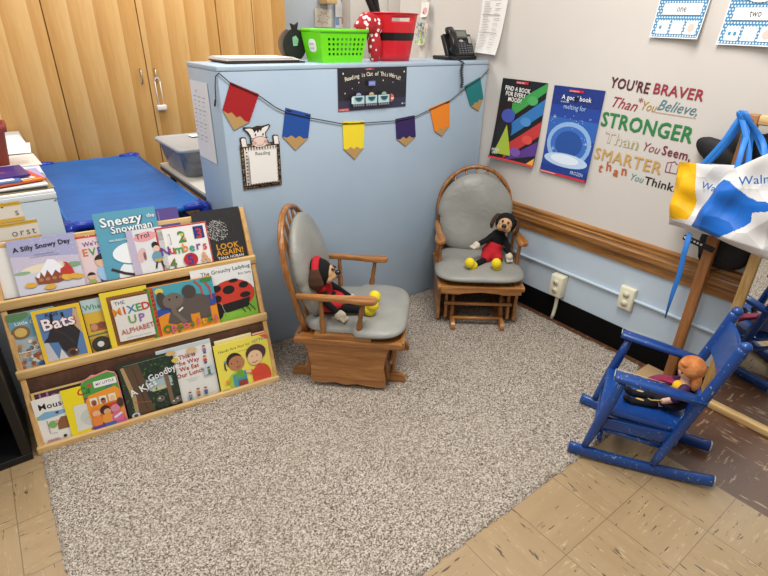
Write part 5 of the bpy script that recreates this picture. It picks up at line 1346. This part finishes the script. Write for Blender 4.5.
# cloth doll seated in it
def doll():
    T = RC.matrix_world @ M.Translation((-.02, .0, .008)); t = empty('cloth_doll', T=T)
    DKD = mat('120f16', .9, name='dark_dress'); PUR = mat('3a1648', .7, name='purple_satin'); MAG = mat('8c1f48', .45, name='magenta_satin'); YEL = mat('e8b828', .85, name='yellow_bodice'); HAIR = painted('orange_plush_hair', 'b86a34', 'd89054', 30, .95, .5, 200)
    hd = V((-.035, -.028, .372)); fc = V((.85, .50, -.05)).normalized()
    mb = MB(); mb.ell(hd, (.036, .036, .038)); mb.ell((-.035, -.02, .285), (.03, .034, .05)); mb.ell((-.02, -.015, .245), (.04, .045, .03)); limb(mb, [hd, (-.035, -.02, .30)], [.018, .018])
    for s in (-1, 1):
        limb(mb, [(-.035, -.02+s*.03, .315), (-.01, -.02+s*.062, .28), (.02, -.02+s*.055, .255)], [.013, .012, .011])
        limb(mb, [(-.005, -.01+s*.018, .238), (.06, .00+s*.024+.01, .232), (.115, .01+s*.028+.012, .228)], [.016, .013, .011])
    voxel(mb.build('body', SKF, t), .003)
    mb = MB(); mb.ell((-.035, -.02, .285), (.034, .038, .045)); mb.ell((-.005, -.012, .245), (.062, .062, .026)); voxel(mb.build('dress', DKD, t), .004)
    voxel(MB().ell((-.02, -.012, .305), (.024, .024, .024)).build('bodice', YEL, t), .003)
    for s in (-1, 1):
        mb = MB(); limb(mb, [(-.035, -.02+s*.032, .314), (-.012, -.02+s*.06, .284)], [.019, .018]); voxel(mb.build('sleeve', PUR, t), .003)
        mb = MB(); limb(mb, [(.045, -.002+s*.023+.010, .233), (.125, .012+s*.028+.012, .228), (.142, .013+s*.029+.012, .240)], [.016, .014, .013]); voxel(mb.build('boot', DKD, t), .003)
        MB().ell((.095, .008+s*.027+.010, .2415), (.018, .006, .004)).build('gold_trim', mat('c8a86a', .6), t)
    mb = MB(); mb.tube([(-.03, -.04, .300), (.01, -.075, .285), (.045, -.100, .262), (.065, -.115, .240)], [.018, .028, .034, .030], 12, flat=(.35, 1), up=(0, 0, 1)); voxel(mb.build('cape', MAG, t), .003)
    mb = MB(); mb.ell(hd-fc*.010+V((0, 0, .010)), (.047, .049, .043)); mb.ell(hd+V((-.012, -.0, .02)), (.04, .042, .03)); sd = fc.cross(V((0, 0, 1)))
    for s in (-1, 1): mb.ell(hd+sd*s*.038-fc*.012-V((0, 0, .030)), (.017, .017, .036))
    mb.ell(hd-fc*.030-V((0, 0, .028)), (.022, .03, .036)); mb.ell(hd+fc*.018+V((0, 0, .031)), (.02, .026, .012))
    voxel(mb.build('hair', HAIR, t), .003)
    for s in (-1, 1): MB().ell(hd+fc*.035+sd*s*.013+V((0, 0, .0)), (.003, .003, .0042)).build('eye', NOS, t)
    MB().ell(hd+fc*.037-V((0, 0, .012)), (.002, .004, .0015)).build('mouth', mat('9c3a3a', .8), t)
    MB().tube([(.02, .04, .262), (.06, .045, .252), (.07, .03, .246)], .0025, 6).build('gold_trim', mat('c8a86a', .6), t)
    return tag(t, 'orange-haired cloth doll in a dark dress sitting in the blue rocker', 'doll')
doll()

# =================================================================== COAT STAND, MIRROR, BAGS
cs = empty('coat_stand', (2.268, .738, 0))
MB().rbox((-.016, -.021, .0), (.016, .021, 1.225), .005).build('post', DARKPOST, cs)
MB().rbox((-.016, -1.0, 1.190), (.016, -.0215, 1.225), .005).build('top_rail', PINE_Y, cs)
MB().rbox((-.055, -.06, .0), (.075, .13, .010), .004).build('foot', mat('b3946c', .7), cs)
for y in (.0, -.30, -.62):
    z = 1.215 if y else 1.20
    MB().tube([(-.018, y, z), (-.075, y+.015, z+.022)], [.009, .008], 12).build('peg', PINE, cs)
tag(cs, 'wooden coat stand with a brown post and pegs holding the bags', 'coat stand')
mi = empty('dress_up_mirror', (2.265, .575, 0))
lean = 0
MB().rbox((-.014, -.018, 0), (.014, .018, 1.18), .004).build('stile', PINE, mi)
MB().rbox((-.018, -1.20, 0.0), (.012, -.019, .030), .004).build('bottom_rail', PINE_Y, mi)
MB().rbox((-.014, -1.20, 1.15), (.012, -.019, 1.18), .004).build('top_rail', PINE_Y, mi)
MB().rbox((-.014, -1.236, 0), (.014, -1.201, 1.18), .004).build('stile', PINE, mi)
MB().box((.006, -1.20, .031), (.012, -.019, 1.149)).build('backing_board', HARDB, mi)
MIRR = mat('e6e8e6', .015, 1.0, name='mirror_glass')
MB().box((0, -1.20, .031), (.0055, -.019, 1.149)).build('mirror_pane', MIRR, mi)
tag(mi, 'pine framed floor mirror standing against the wall behind the blue rocker', 'mirror')

BAGW = painted('white_woven_plastic', 'dcdad8', 'e6e4e2', 6, .45, .3, 40); BAGY = mat('f2b705', .45, name='yellow_woven_plastic'); BAGB = mat('1667c4', .42, name='blue_woven_plastic'); STRP = mat('2f7fd6', .5, name='blue_webbing')
def crumple(mat_):
    nt = mat_.node_tree; b = nt.nodes['Principled BSDF']
    v = coords(nt); vo = N(nt, 'ShaderNodeTexVoronoi'); vo.inputs['Scale'].default_value = 11; nt.links.new(v, vo.inputs['Vector'])
    bump(nt, b, vo.outputs['Distance'], .5, .03)
for x in (BAGW, BAGY, BAGB): crumple(x)
def bag(name, quad, x, thick, zones, T_text, label, xs=None):
    """tote: puffed box between a front face (quad of image-surveyed wall-parallel points) and its back"""
    t = empty(name, quad[0]); o0 = quad[0]
    n_ = 110; mb = MB()
    TL, TR, BR, BL = quad
    for side in (0, 1):
        for j in range(n_+1):
            for i in range(n_+1):
                u, w_ = i/n_, j/n_
                p = TL.lerp(TR, u).lerp(BL.lerp(BR, u), w_)
                e = (4*u*(1-u))**.5*min(1, (4*w_*(1.0-w_)+.15*w_))**.5
                e2 = (min(1, 8*u, 8*(1-u)))*(min(1, 9*(1-w_)))
                d = thick*(.22+.78*w_**.7)*(min(1, e2))**.5
                cr = .006*math.sin(u*9+w_*7)+.005*math.sin(w_*15-u*6+1)
                p = p+V((-d+cr if side == 0 else d*.35, 0, 0)); mb.v.append(p-o0)
    k = (n_+1)**2
    for side in (0, 1):
        for j in range(n_):
            for i in range(n_):
                a = side*k+j*(n_+1)+i; q = [a, a+1, a+n_+2, a+n_+1]
                u, w_ = (i+.5)/n_, (j+.5)/n_
                mb.f.append(q if side == 0 else q[::-1]); mb.m.append(zones(u, w_)); mb.c.append((1, 1, 1)); mb.sm.append(True)
    for j in range(n_):
        for i0 in (0, n_):
            a = j*(n_+1)+i0; b_ = a+n_+1; mb.f.append([a, b_, b_+k, a+k]); mb.m.append(zones((i0+.01)/n_*.98, (j+.5)/n_)); mb.c.append((1, 1, 1)); mb.sm.append(True)
    for i in range(n_):
        a = n_*(n_+1)+i; mb.f.append([a, a+1, a+1+k, a+k]); mb.m.append(zones((i+.5)/n_, 1)); mb.c.append((1, 1, 1)); mb.sm.append(True)
    mb.build('bag_body', [BAGW, BAGY, BAGB], t)
    return t
def W2(u, x): return onx(u, x)
peg = V((2.212, .748, 1.213))
X1 = 2.20
q1 = [W2((679, 162), X1), W2((748, 166), X1), W2((742, 243), X1), W2((668, 224), X1)]
def to_px(p):
    d = p-V((0, 0, CH)); z = d.dot(CF); return 384+FPX*d.dot(CR)/z, 288+FPX*d.dot(CD)/z
def inside(p, poly):
    c = False
    for i in range(len(poly)):
        (x1_, y1_), (x2_, y2_) = poly[i-1], poly[i]
        if (y1_ > p[1]) != (y2_ > p[1]) and p[0] < (x2_-x1_)*(p[1]-y1_)/(y2_-y1_)+x1_: c = not c
    return c
def bil(q, u, w_): return q[0].lerp(q[1], u).lerp(q[3].lerp(q[2], u), w_)
YPOLY = [(660, 150), (697, 150), (699, 185), (700, 200), (695, 214), (692, 217.5), (660, 217.5)]
def z1(u, w_): return 1 if inside(to_px(bil(q1, u, w_)), YPOLY) else 0
b1 = bag('tote_bag', q1, X1, .045, z1, None, '')
def straps(t, pairs, rad=.011):
    for P in pairs:
        o0 = t.location; pts = [V(p)-o0 for p in P]
        # smooth
        s2 = []
        for i in range(len(pts)-1):
            for k in range(4):
                tt = k/4; p0 = pts[max(i-1, 0)]; p1 = pts[i]; p2 = pts[i+1]; p3 = pts[min(i+2, len(pts)-1)]
                s2.append(.5*((2*p1)+(p2-p0)*tt+(2*p0-5*p1+4*p2-p3)*tt*tt+(3*p1-p0-3*p2+p3)*tt**3))
        s2.append(pts[-1]); MB().tube(s2, 1, 8, flat=(rad*.8, .0016), up=(0, 1, .25)).build('handle', STRP, t)
straps(b1, [[W2((699, 168), X1-.01), W2((722, 143), X1-.01), peg+V((-.01, .004, .012)), W2((742, 150), X1+.0), W2((735, 168), X1+.01)],
            [W2((704, 168), X1+.02), W2((728, 143), X1+.02), peg+V((.005, -.004, .012)), W2((750, 150), X1+.02), W2((742, 168), X1+.03)]])
tl = [W2((690, 233), 2.18), W2((684, 254), 2.185), W2((680, 272), 2.19), W2((672, 295), 2.2), W2((665, 318), 2.2)]
MB().tube([p-b1.location for p in tl], [1, 1, 1, .8, .25], 8, flat=(.011, .0016), up=(0, 1, .1)).build('loose_strap', STRP, b1)
mb = MB(); Art(mb, 0).text('Walmart', 0, 0, .036, '2f72b8', 1.5)
tp = W2((706, 183), X1-.0); mb.build('print', PRINT, b1, T=M.Translation(-b1.location) @ frame(V((X1-.0385, tp.y, tp.z-.012)), (0, -1, -.1), (0, -.1, 1)))
tag(b1, 'white tote bag with a broad yellow side hanging behind the other tote', 'tote bag', 'tote bags on the coat stand')
X2 = 2.11
q2 = [W2((723, 181), X2), W2((786, 150), X2), W2((800, 240), X2), W2((694, 232), X2)]
q2 = [W2((724, 181), X2), W2((790, 146), X2), W2((812, 250), X2), W2((690, 220), X2)]
q2 = [W2((726, 172), X2), W2((800, 140), X2), W2((778, 264), X2), W2((691, 226), X2)]
BPOLY = [(680, 240), (685, 212), (697, 202), (712, 190), (725, 179), (733, 180), (741, 186), (752, 195), (762, 199), (790, 202), (790, 208), (758, 210), (757, 219), (750, 224), (738, 229), (724, 235), (712, 237), (700, 242)]
def z2(u, w_):
    # blue wave over the left and middle, white crumpled base
    return 2 if inside(to_px(bil(q2, u, w_)), BPOLY) else 0
b2 = bag('tote_bag', q2, X2, .06, z2, None, '')
straps(b2, [[W2((735, 176), X2-.01), W2((742, 150), X2+.02), W2((747, 132), X2+.08), peg+V((-.03, .012, .014)), peg+V((-.03, -.006, .012)), W2((762, 140), X2+.09), W2((766, 160), X2+.04), W2((772, 166), X2)],
            [W2((745, 176), X2+.03), W2((749, 152), X2+.05), peg+V((-.02, .008, .014)), peg+V((-.02, -.012, .010)), W2((762, 150), X2+.1), W2((770, 168), X2+.04)]], .012)
mb = MB(); Art(mb, 0).text('Walmart', 0, 0, .042, '2f72b8', 1.5)
tp = W2((745, 180.5), X2); mb.build('print', PRINT, b2, T=M.Translation(-b2.location) @ frame(V((X2-.046, tp.y, tp.z-.01)), (0, -1, .32), (0, .32, 1)))
tag(b2, 'white tote bag with a large blue wave hanging in front, tilted', 'tote bag', 'tote bags on the coat stand')

# black backpack behind the totes
bpk = empty('backpack', (2.265, .72, .9)); BKF = painted('black_nylon', '0e0d0e', '191719', 20, .7, .4, 200)
L3 = lambda u, x: W2(u, x)-V((2.265, .72, .9))
mb = MB(); mb.ell(L3((730, 195), 2.316), (.028, .16, .17), power=.75); mb.ell(L3((726, 246), 2.316), (.028, .105, .10), power=.8); mb.ell(L3((722, 156), 2.316), (.028, .12, .05), (.40, 0, 0)); mb.ell(L3((745, 144), 2.316), (.028, .08, .06), (.3, 0, 0)); mb.ell(L3((764, 152), 2.316), (.028, .05, .07))
voxel(mb.build('main_body', BKF, bpk), .006, 4)
mb = MB(); mb.tube([L3(q, 2.31) for q in ((704, 236), (700, 246), (699, 256), (703, 266), (708, 270))], .008, 8, flat=(1, .3)); mb.tube([L3(q, 2.31) for q in ((738, 250), (734, 260), (726, 267), (716, 270), (708, 270))], .007, 8, flat=(1, .3)); mb.build('strap', mat('2a1a16', .7), bpk)
tag(bpk, 'black backpack hanging behind the two tote bags', 'backpack')
pc = W2((684, 236), 2.2); pd = W2((716, 243), 2.2)
mb = MB(); mb.rbox((0, 0, 0), (.125, .022, .012), .003, c='16120f'); a = Art(mb, .0125); a.ell(.012, .014, .009, .006, 'cfc8b8'); [a.rect(.03+.014*k, .010, .038+.014*k, .018, 'b8b4ac') for k in range(4)]
tag(mb.build('umbrella_pouch', PRINTM, T=frame(pc-V((0, 0, .012)), (0, -1, -.16), (0, -.16, 1))), 'slim black pouch with pale lettering poking out under the totes', 'pouch')

# =================================================================== POSTERS AND LETTERING ON THE RIGHT WALL
def wall_sheet(name, P, bg):      # P = TL, TR, BR, BL in (y,z); slight hang from the photo
    (yl, zt), (yr, _), _, (y3, zb) = P
    w_ = yl-yr; h = zt-zb
    rot = math.degrees(math.atan2(P[1][1]-P[0][1], yl-yr))
    return w_, h
def art_mood(a, w, h):
    a.rect(0, 0, w, h, '121214')
    S = [('3a9a4c', .54), ('2f74b4', .28), ('c23434', .02), ('5a3488', -.22)]
    for c, y in S:
        pts = [(w*.30, h*y), (w, h*(y+.36)), (w, h*(y+.54)), (w*.30, h*(y+.18))]
        a.poly([(x, max(0.0, min(h, q))) for x, q in pts], c)
    a.poly([(w*.3, 0), (w*.72, 0), (w*.3, 0.001)], '5a3488')
    a.poly([(w*.80, h*.0), (w, h*.11), (w, 0)], 'e8a83c')
    a.ell(w*.22, h*.36, w*.16, h*.2, '1a1c24'); 
    for x, y, c in ((.74, .78, '4caa5c'), (.66, .52, '4a8ac8'), (.76, .31, 'd84c40'), (.55, .13, '7a54a8')): a.ell(w*x, h*y, w*.12, h*.055, c)
    a.poly([(w*.08, h*.07), (w*.26, h*.45), (w*.46, h*.07)], 'a9c03c'); a.ell(w*.26, h*.56, w*.15, h*.085, '3f54b0')
    a.rect(w*.33, h*.955, w*.6, h*.985, 'c4212c'); a.text('SCHOLASTIC', w*.34, h*.96, .009, 'f2e9e6', 1)
    for k, (st, x) in enumerate((('FIND A BOOK', .10), ('FOR EVERY', .13), ('MOOD!', .20))): a.text(st, w*x, h*(.87-.065*k), .031, 'eeeae4', 3, rot=-2, sx=.82)
    a.text('INSIDE', w*.04, h*.10, .02, 'e8e6e2', 1.8, sx=.8); a.text('OUT', w*.06, h*.06, .02, 'e8e6e2', 1.8, sx=.8); a.rect(0, 0, w, h*.025, 'd23c3c')
tag(curl_sheet('mood_poster', WT(2.02, .828, rot=-1.0), .295, .428, art_mood, .03, bg='121214', m=PRINT, cside=-1), 'black poster with diagonal coloured bands, the left one of the wall posters', 'poster')
def art_snow(a, w, h):
    a.rect(0, 0, w, h, '23449c'); a.rect(0, h*.8, w, h, '1e3480'); a.rect(0, h*.45, w, h*.66, '2f62b4')
    a.ell(w*.5, h*.38, w*.46, h*.25, '8fb4e0'); a.ell(w*.5, h*.38, w*.38, h*.20, '3a6cc0'); a.ell(w*.5, h*.38, w*.28, h*.15, '24509c')
    a.ell(w*.5, h*.19, w*.46, h*.08, 'b9d0ec'); a.ell(w*.48, h*.20, w*.3, h*.055, 'dfe9f6'); a.rect(0, 0, w, h*.10, '1d3a8a')
    rr = random.Random(3)
    for k in range(50): a.step = 0; a.z = .003; a.ell(w*(.04+.92*rr.random()), h*(.15+.55*rr.random()), .0018, .0018, 'dfe9f6', n=6)
    a.step = .00035
    for x, y, r_ in ((.12, .66, .012), (.85, .42, .010), (.2, .3, .012)):
        for q in range(3): t = q*PI/3; a.line([(w*x-r_*math.cos(t), h*y-r_*math.sin(t)), (w*x+r_*math.cos(t), h*y+r_*math.sin(t))], .0016, 'c4d8f0')
    a.rect(w*.33, h*.95, w*.62, h*.975, 'c4212c'); a.text('SCHOLASTIC', w*.345, h*.953, .009, 'f2e9e6', 1)
    a.text('A good book', w*.5, h*.865, .032, 'f2f2ee', 1.6, align='CENTER', sx=.95); a.text('is worth', w*.20, h*.83, .014, 'd0dcf0', .8); a.text('melting for', w*.5, h*.765, .034, 'a9c4e8', .2, align='CENTER', sx=.85)
    a.text('FROZEN', w*.66, h*.055, .025, 'c4d4ec', .6, sx=.8); a.rect(0, 0, w, h*.028, 'c8323c'); a.rect(w*.02, h*.01, w*.35, h*.018, 'e8c8c8')
    a.ell(w*.5, h*.885, .011, .011, '131316')
tag(curl_sheet('snow_poster', WT(1.682, .812, rot=-.6), .284, .434, art_snow, .006, bg='23449c', m=PRINT), 'blue snow poster about a good book, the right one of the wall posters', 'poster')

# vinyl lettering, each word its own piece
wl = empty('wall_lettering', (2.35, 1.38, 1.05))
def word(st, y, z, size, c, bold=0, shear=0, rot=0, sx=1, W=None, outline=0, under=None, seq=None, inner=None):
    mb = MB(); a = Art(mb, .0002)
    vs, fs = text_mesh(st, size, bold, shear, 'LEFT', 1.0, outline)
    wd = max(v.x for v in vs)
    if W: sx = W/wd
    if seq:
        x = 0
        for i, ch in enumerate(st): a.text(ch, i*W/len(st), (.012 if i % 2 else -.0), size, c, bold, rot=seq*(1 if i % 2 else -1)); 
    elif bold > 2.6 and not inner:      # heavy brush letters: several close strokes
        q = size*.012*bold/3
        for dx, dy in ((-q, -q), (q, -q), (-q, q), (q, q), (0, 0)): a.text(st, dx, dy, size, c, 0, shear, space=1.06, sx=W/max(v.x for v in text_mesh(st, size, 0, shear, 'LEFT', 1.06)[0]) if W else 1)
    else: a.text(st, 0, 0, size, c, bold, shear, sx=sx, outline=outline)
    if inner: a.text(st, .0012, .0012, size, inner, .4, sx=sx)
    if under: a.line([(0, -.012), (W, -.010)], .0022, under)
    n_ = 'word' if st.isalpha() or len(st) > 1 else 'symbol'
    return mb.build(n_, PRINTM, wl, T=M.Translation(-wl.location) @ WT(y, z, .0012, rot))
word("YOU'RE", 1.378, 1.262, .062, '5a2430', 5, W=.185, rot=-4)
word('BRAVER', 1.176, 1.253, .060, '9c3040', 4.5, W=.212, rot=-3)
word('Than', 1.362, 1.180, .065, '9c3040', .6, shear=.35, W=.135, rot=-4)
word('*', 1.228, 1.195, .05, '9c3040', 1)
word('You', 1.215, 1.182, .055, 'b0883c', .2, shear=.3, W=.075, rot=-4)
word('Believe,', 1.142, 1.190, .062, '4c7f8e', .2, shear=.4, W=.172, rot=-2, under='b0885c')
word('STRONGER', 1.388, 1.090, .090, '2c8044', 5.2, W=.425, rot=-2)
word('Than', 1.352, 1.018, .070, 'a89c6a', 4.2, W=.172, rot=-3, inner='d1cbc3')
word('You', 1.165, 1.012, .055, '8c3a4c', .2, shear=.3, W=.085, rot=-3)
word('Seem,', 1.072, 1.010, .055, '7a2434', 3, W=.125, rot=-3)
word('SMARTER', 1.388, .935, .076, 'c9a05c', 3.0, W=.335, rot=-2)
mb_ = word('than', 1.352, .878, .060, 'b8602c', 4.5, W=.16, rot=-2, seq=8)
word('You', 1.188, .872, .045, '4f8f8c', .1, shear=.3, W=.070, rot=-2)
word('Think!', 1.115, .868, .050, '1c1a20', 2.5, W=.145, rot=-2)
mb = MB(); a = Art(mb, .0002)
a.line([(0, 0), (0, .04), (.02, .045), (.03, .05), (.04, .04), (.05, .04), (.05, 0), (0, 0)], .004, '8c3a5c'); a.line([(.018, .0), (.018, .038)], .003, '8c3a5c'); mb.build('book_symbol', PRINTM, wl, T=M.Translation(-wl.location) @ WT(1.035, .94, .0012))
wl['label'] = 'colourful vinyl lettering on the wall about being braver, stronger and smarter'; wl['category'] = 'wall lettering'

# number cards at the top right
def art_num(word_, dots):
    def f(a, w, h):
        a.rect(.004, .004, w-.004, h-.004, '3f82ae'); rr = random.Random(2)
        for j in range(int(h/.011)):
            for i in range(int(w/.011)):
                a.step = 0; a.z = .0016; x, y = .008+i*.011+(.0055 if j % 2 else 0), .009+j*.011
                if x < w-.006 and y < h-.006: a.ell(x, y, .0036, .0036, 'd4e4ee', n=8)
        a.step = .0003; a.z = .0019
        a.rect(w*.13, h*.28, w*.9, h*.42, 'f0f0ee'); a.line([(w*.13, h*.28), (w*.9, h*.28), (w*.9, h*.42), (w*.13, h*.42), (w*.13, h*.28)], .001, '4a4a4e')
        a.text(word_, w*.5, h*.318, .034, '26262a', .3, align='CENTER', sx=.75)
        for k in range(3):
            x0 = w*(.10+.29*k); a.rect(x0, h*.05, x0+w*.24, h*.21, 'f0f0ee')
        for k in range(dots): a.rect(w*(.17+.09*k)-.004, h*.11, w*(.17+.09*k)+.006, h*.15, '3f93b8'); a.rect(w*(.50+.03*k), h*.09, w*(.505+.03*k), h*.17, 'c8c4c8')
        a.ell(w*.80, h*.13, w*.07, h*.05, 'd8c0b4')
        a.ell(w*.5, h*.72, w*.40, h*.25, 'f2f1ec'); a.ell(w*.5, h*.72, w*.36, h*.22, 'e8e7e2')
        if dots == 1: a.ell(w*.5, h*.75, w*.12, h*.12, 'c8a83c')
        else: a.poly([(w*.45, h*.58), (w*.47, h*.78), (w*.75, h*.86), (w*.85, h*.62)], 'c88a34')
    return f
tag(curl_sheet('number_card', WT(1.238, 1.470, rot=-1), .205, .30, art_num('one', 1), .022, bg='f2f2f0'), 'blue dotted number card reading one, above the wall lettering', 'number card', 'number cards on the wall')
tag(curl_sheet('number_card', WT(.968, 1.450, rot=-1), .205, .30, art_num('two', 2), .022, bg='f2f2f0'), 'blue dotted number card reading two, cut by the photo edge', 'number card', 'number cards on the wall')
# =================================================================== LIGHT
world = bpy.data.worlds.new('world'); SC.world = world; world.use_nodes = True
bg = world.node_tree.nodes['Background']; bg.inputs[0].default_value = (*lin('f4f2ee'), 1); bg.inputs[1].default_value = .42
def lamp(x, y, sx, sy, power, col=(1, .97, .93)):
    l = bpy.data.lights.new('ceiling_panel', 'AREA'); l.shape = 'RECTANGLE'; l.size = sx; l.size_y = sy; l.energy = power; l.color = col
    o = bpy.data.objects.new('ceiling_panel', l); COL.objects.link(o); o.location = (x, y, 2.7); return o
lamp(1.2, .9, 1.2, .6, 49)
lamp(-.6, .6, 1.2, .6, 25)
lamp(1.2, 3.1, 1.2, .6, 26)
lamp(-.6, 2.9, 1.2, .6, 20)
lamp(2.9, 3.7, .6, .6, 12)
SC.view_settings.view_transform = 'Standard'; SC.view_settings.look = 'None'; SC.view_settings.gamma = 1; SC.view_settings.exposure = 0.0
SC.cycles.use_denoising = True
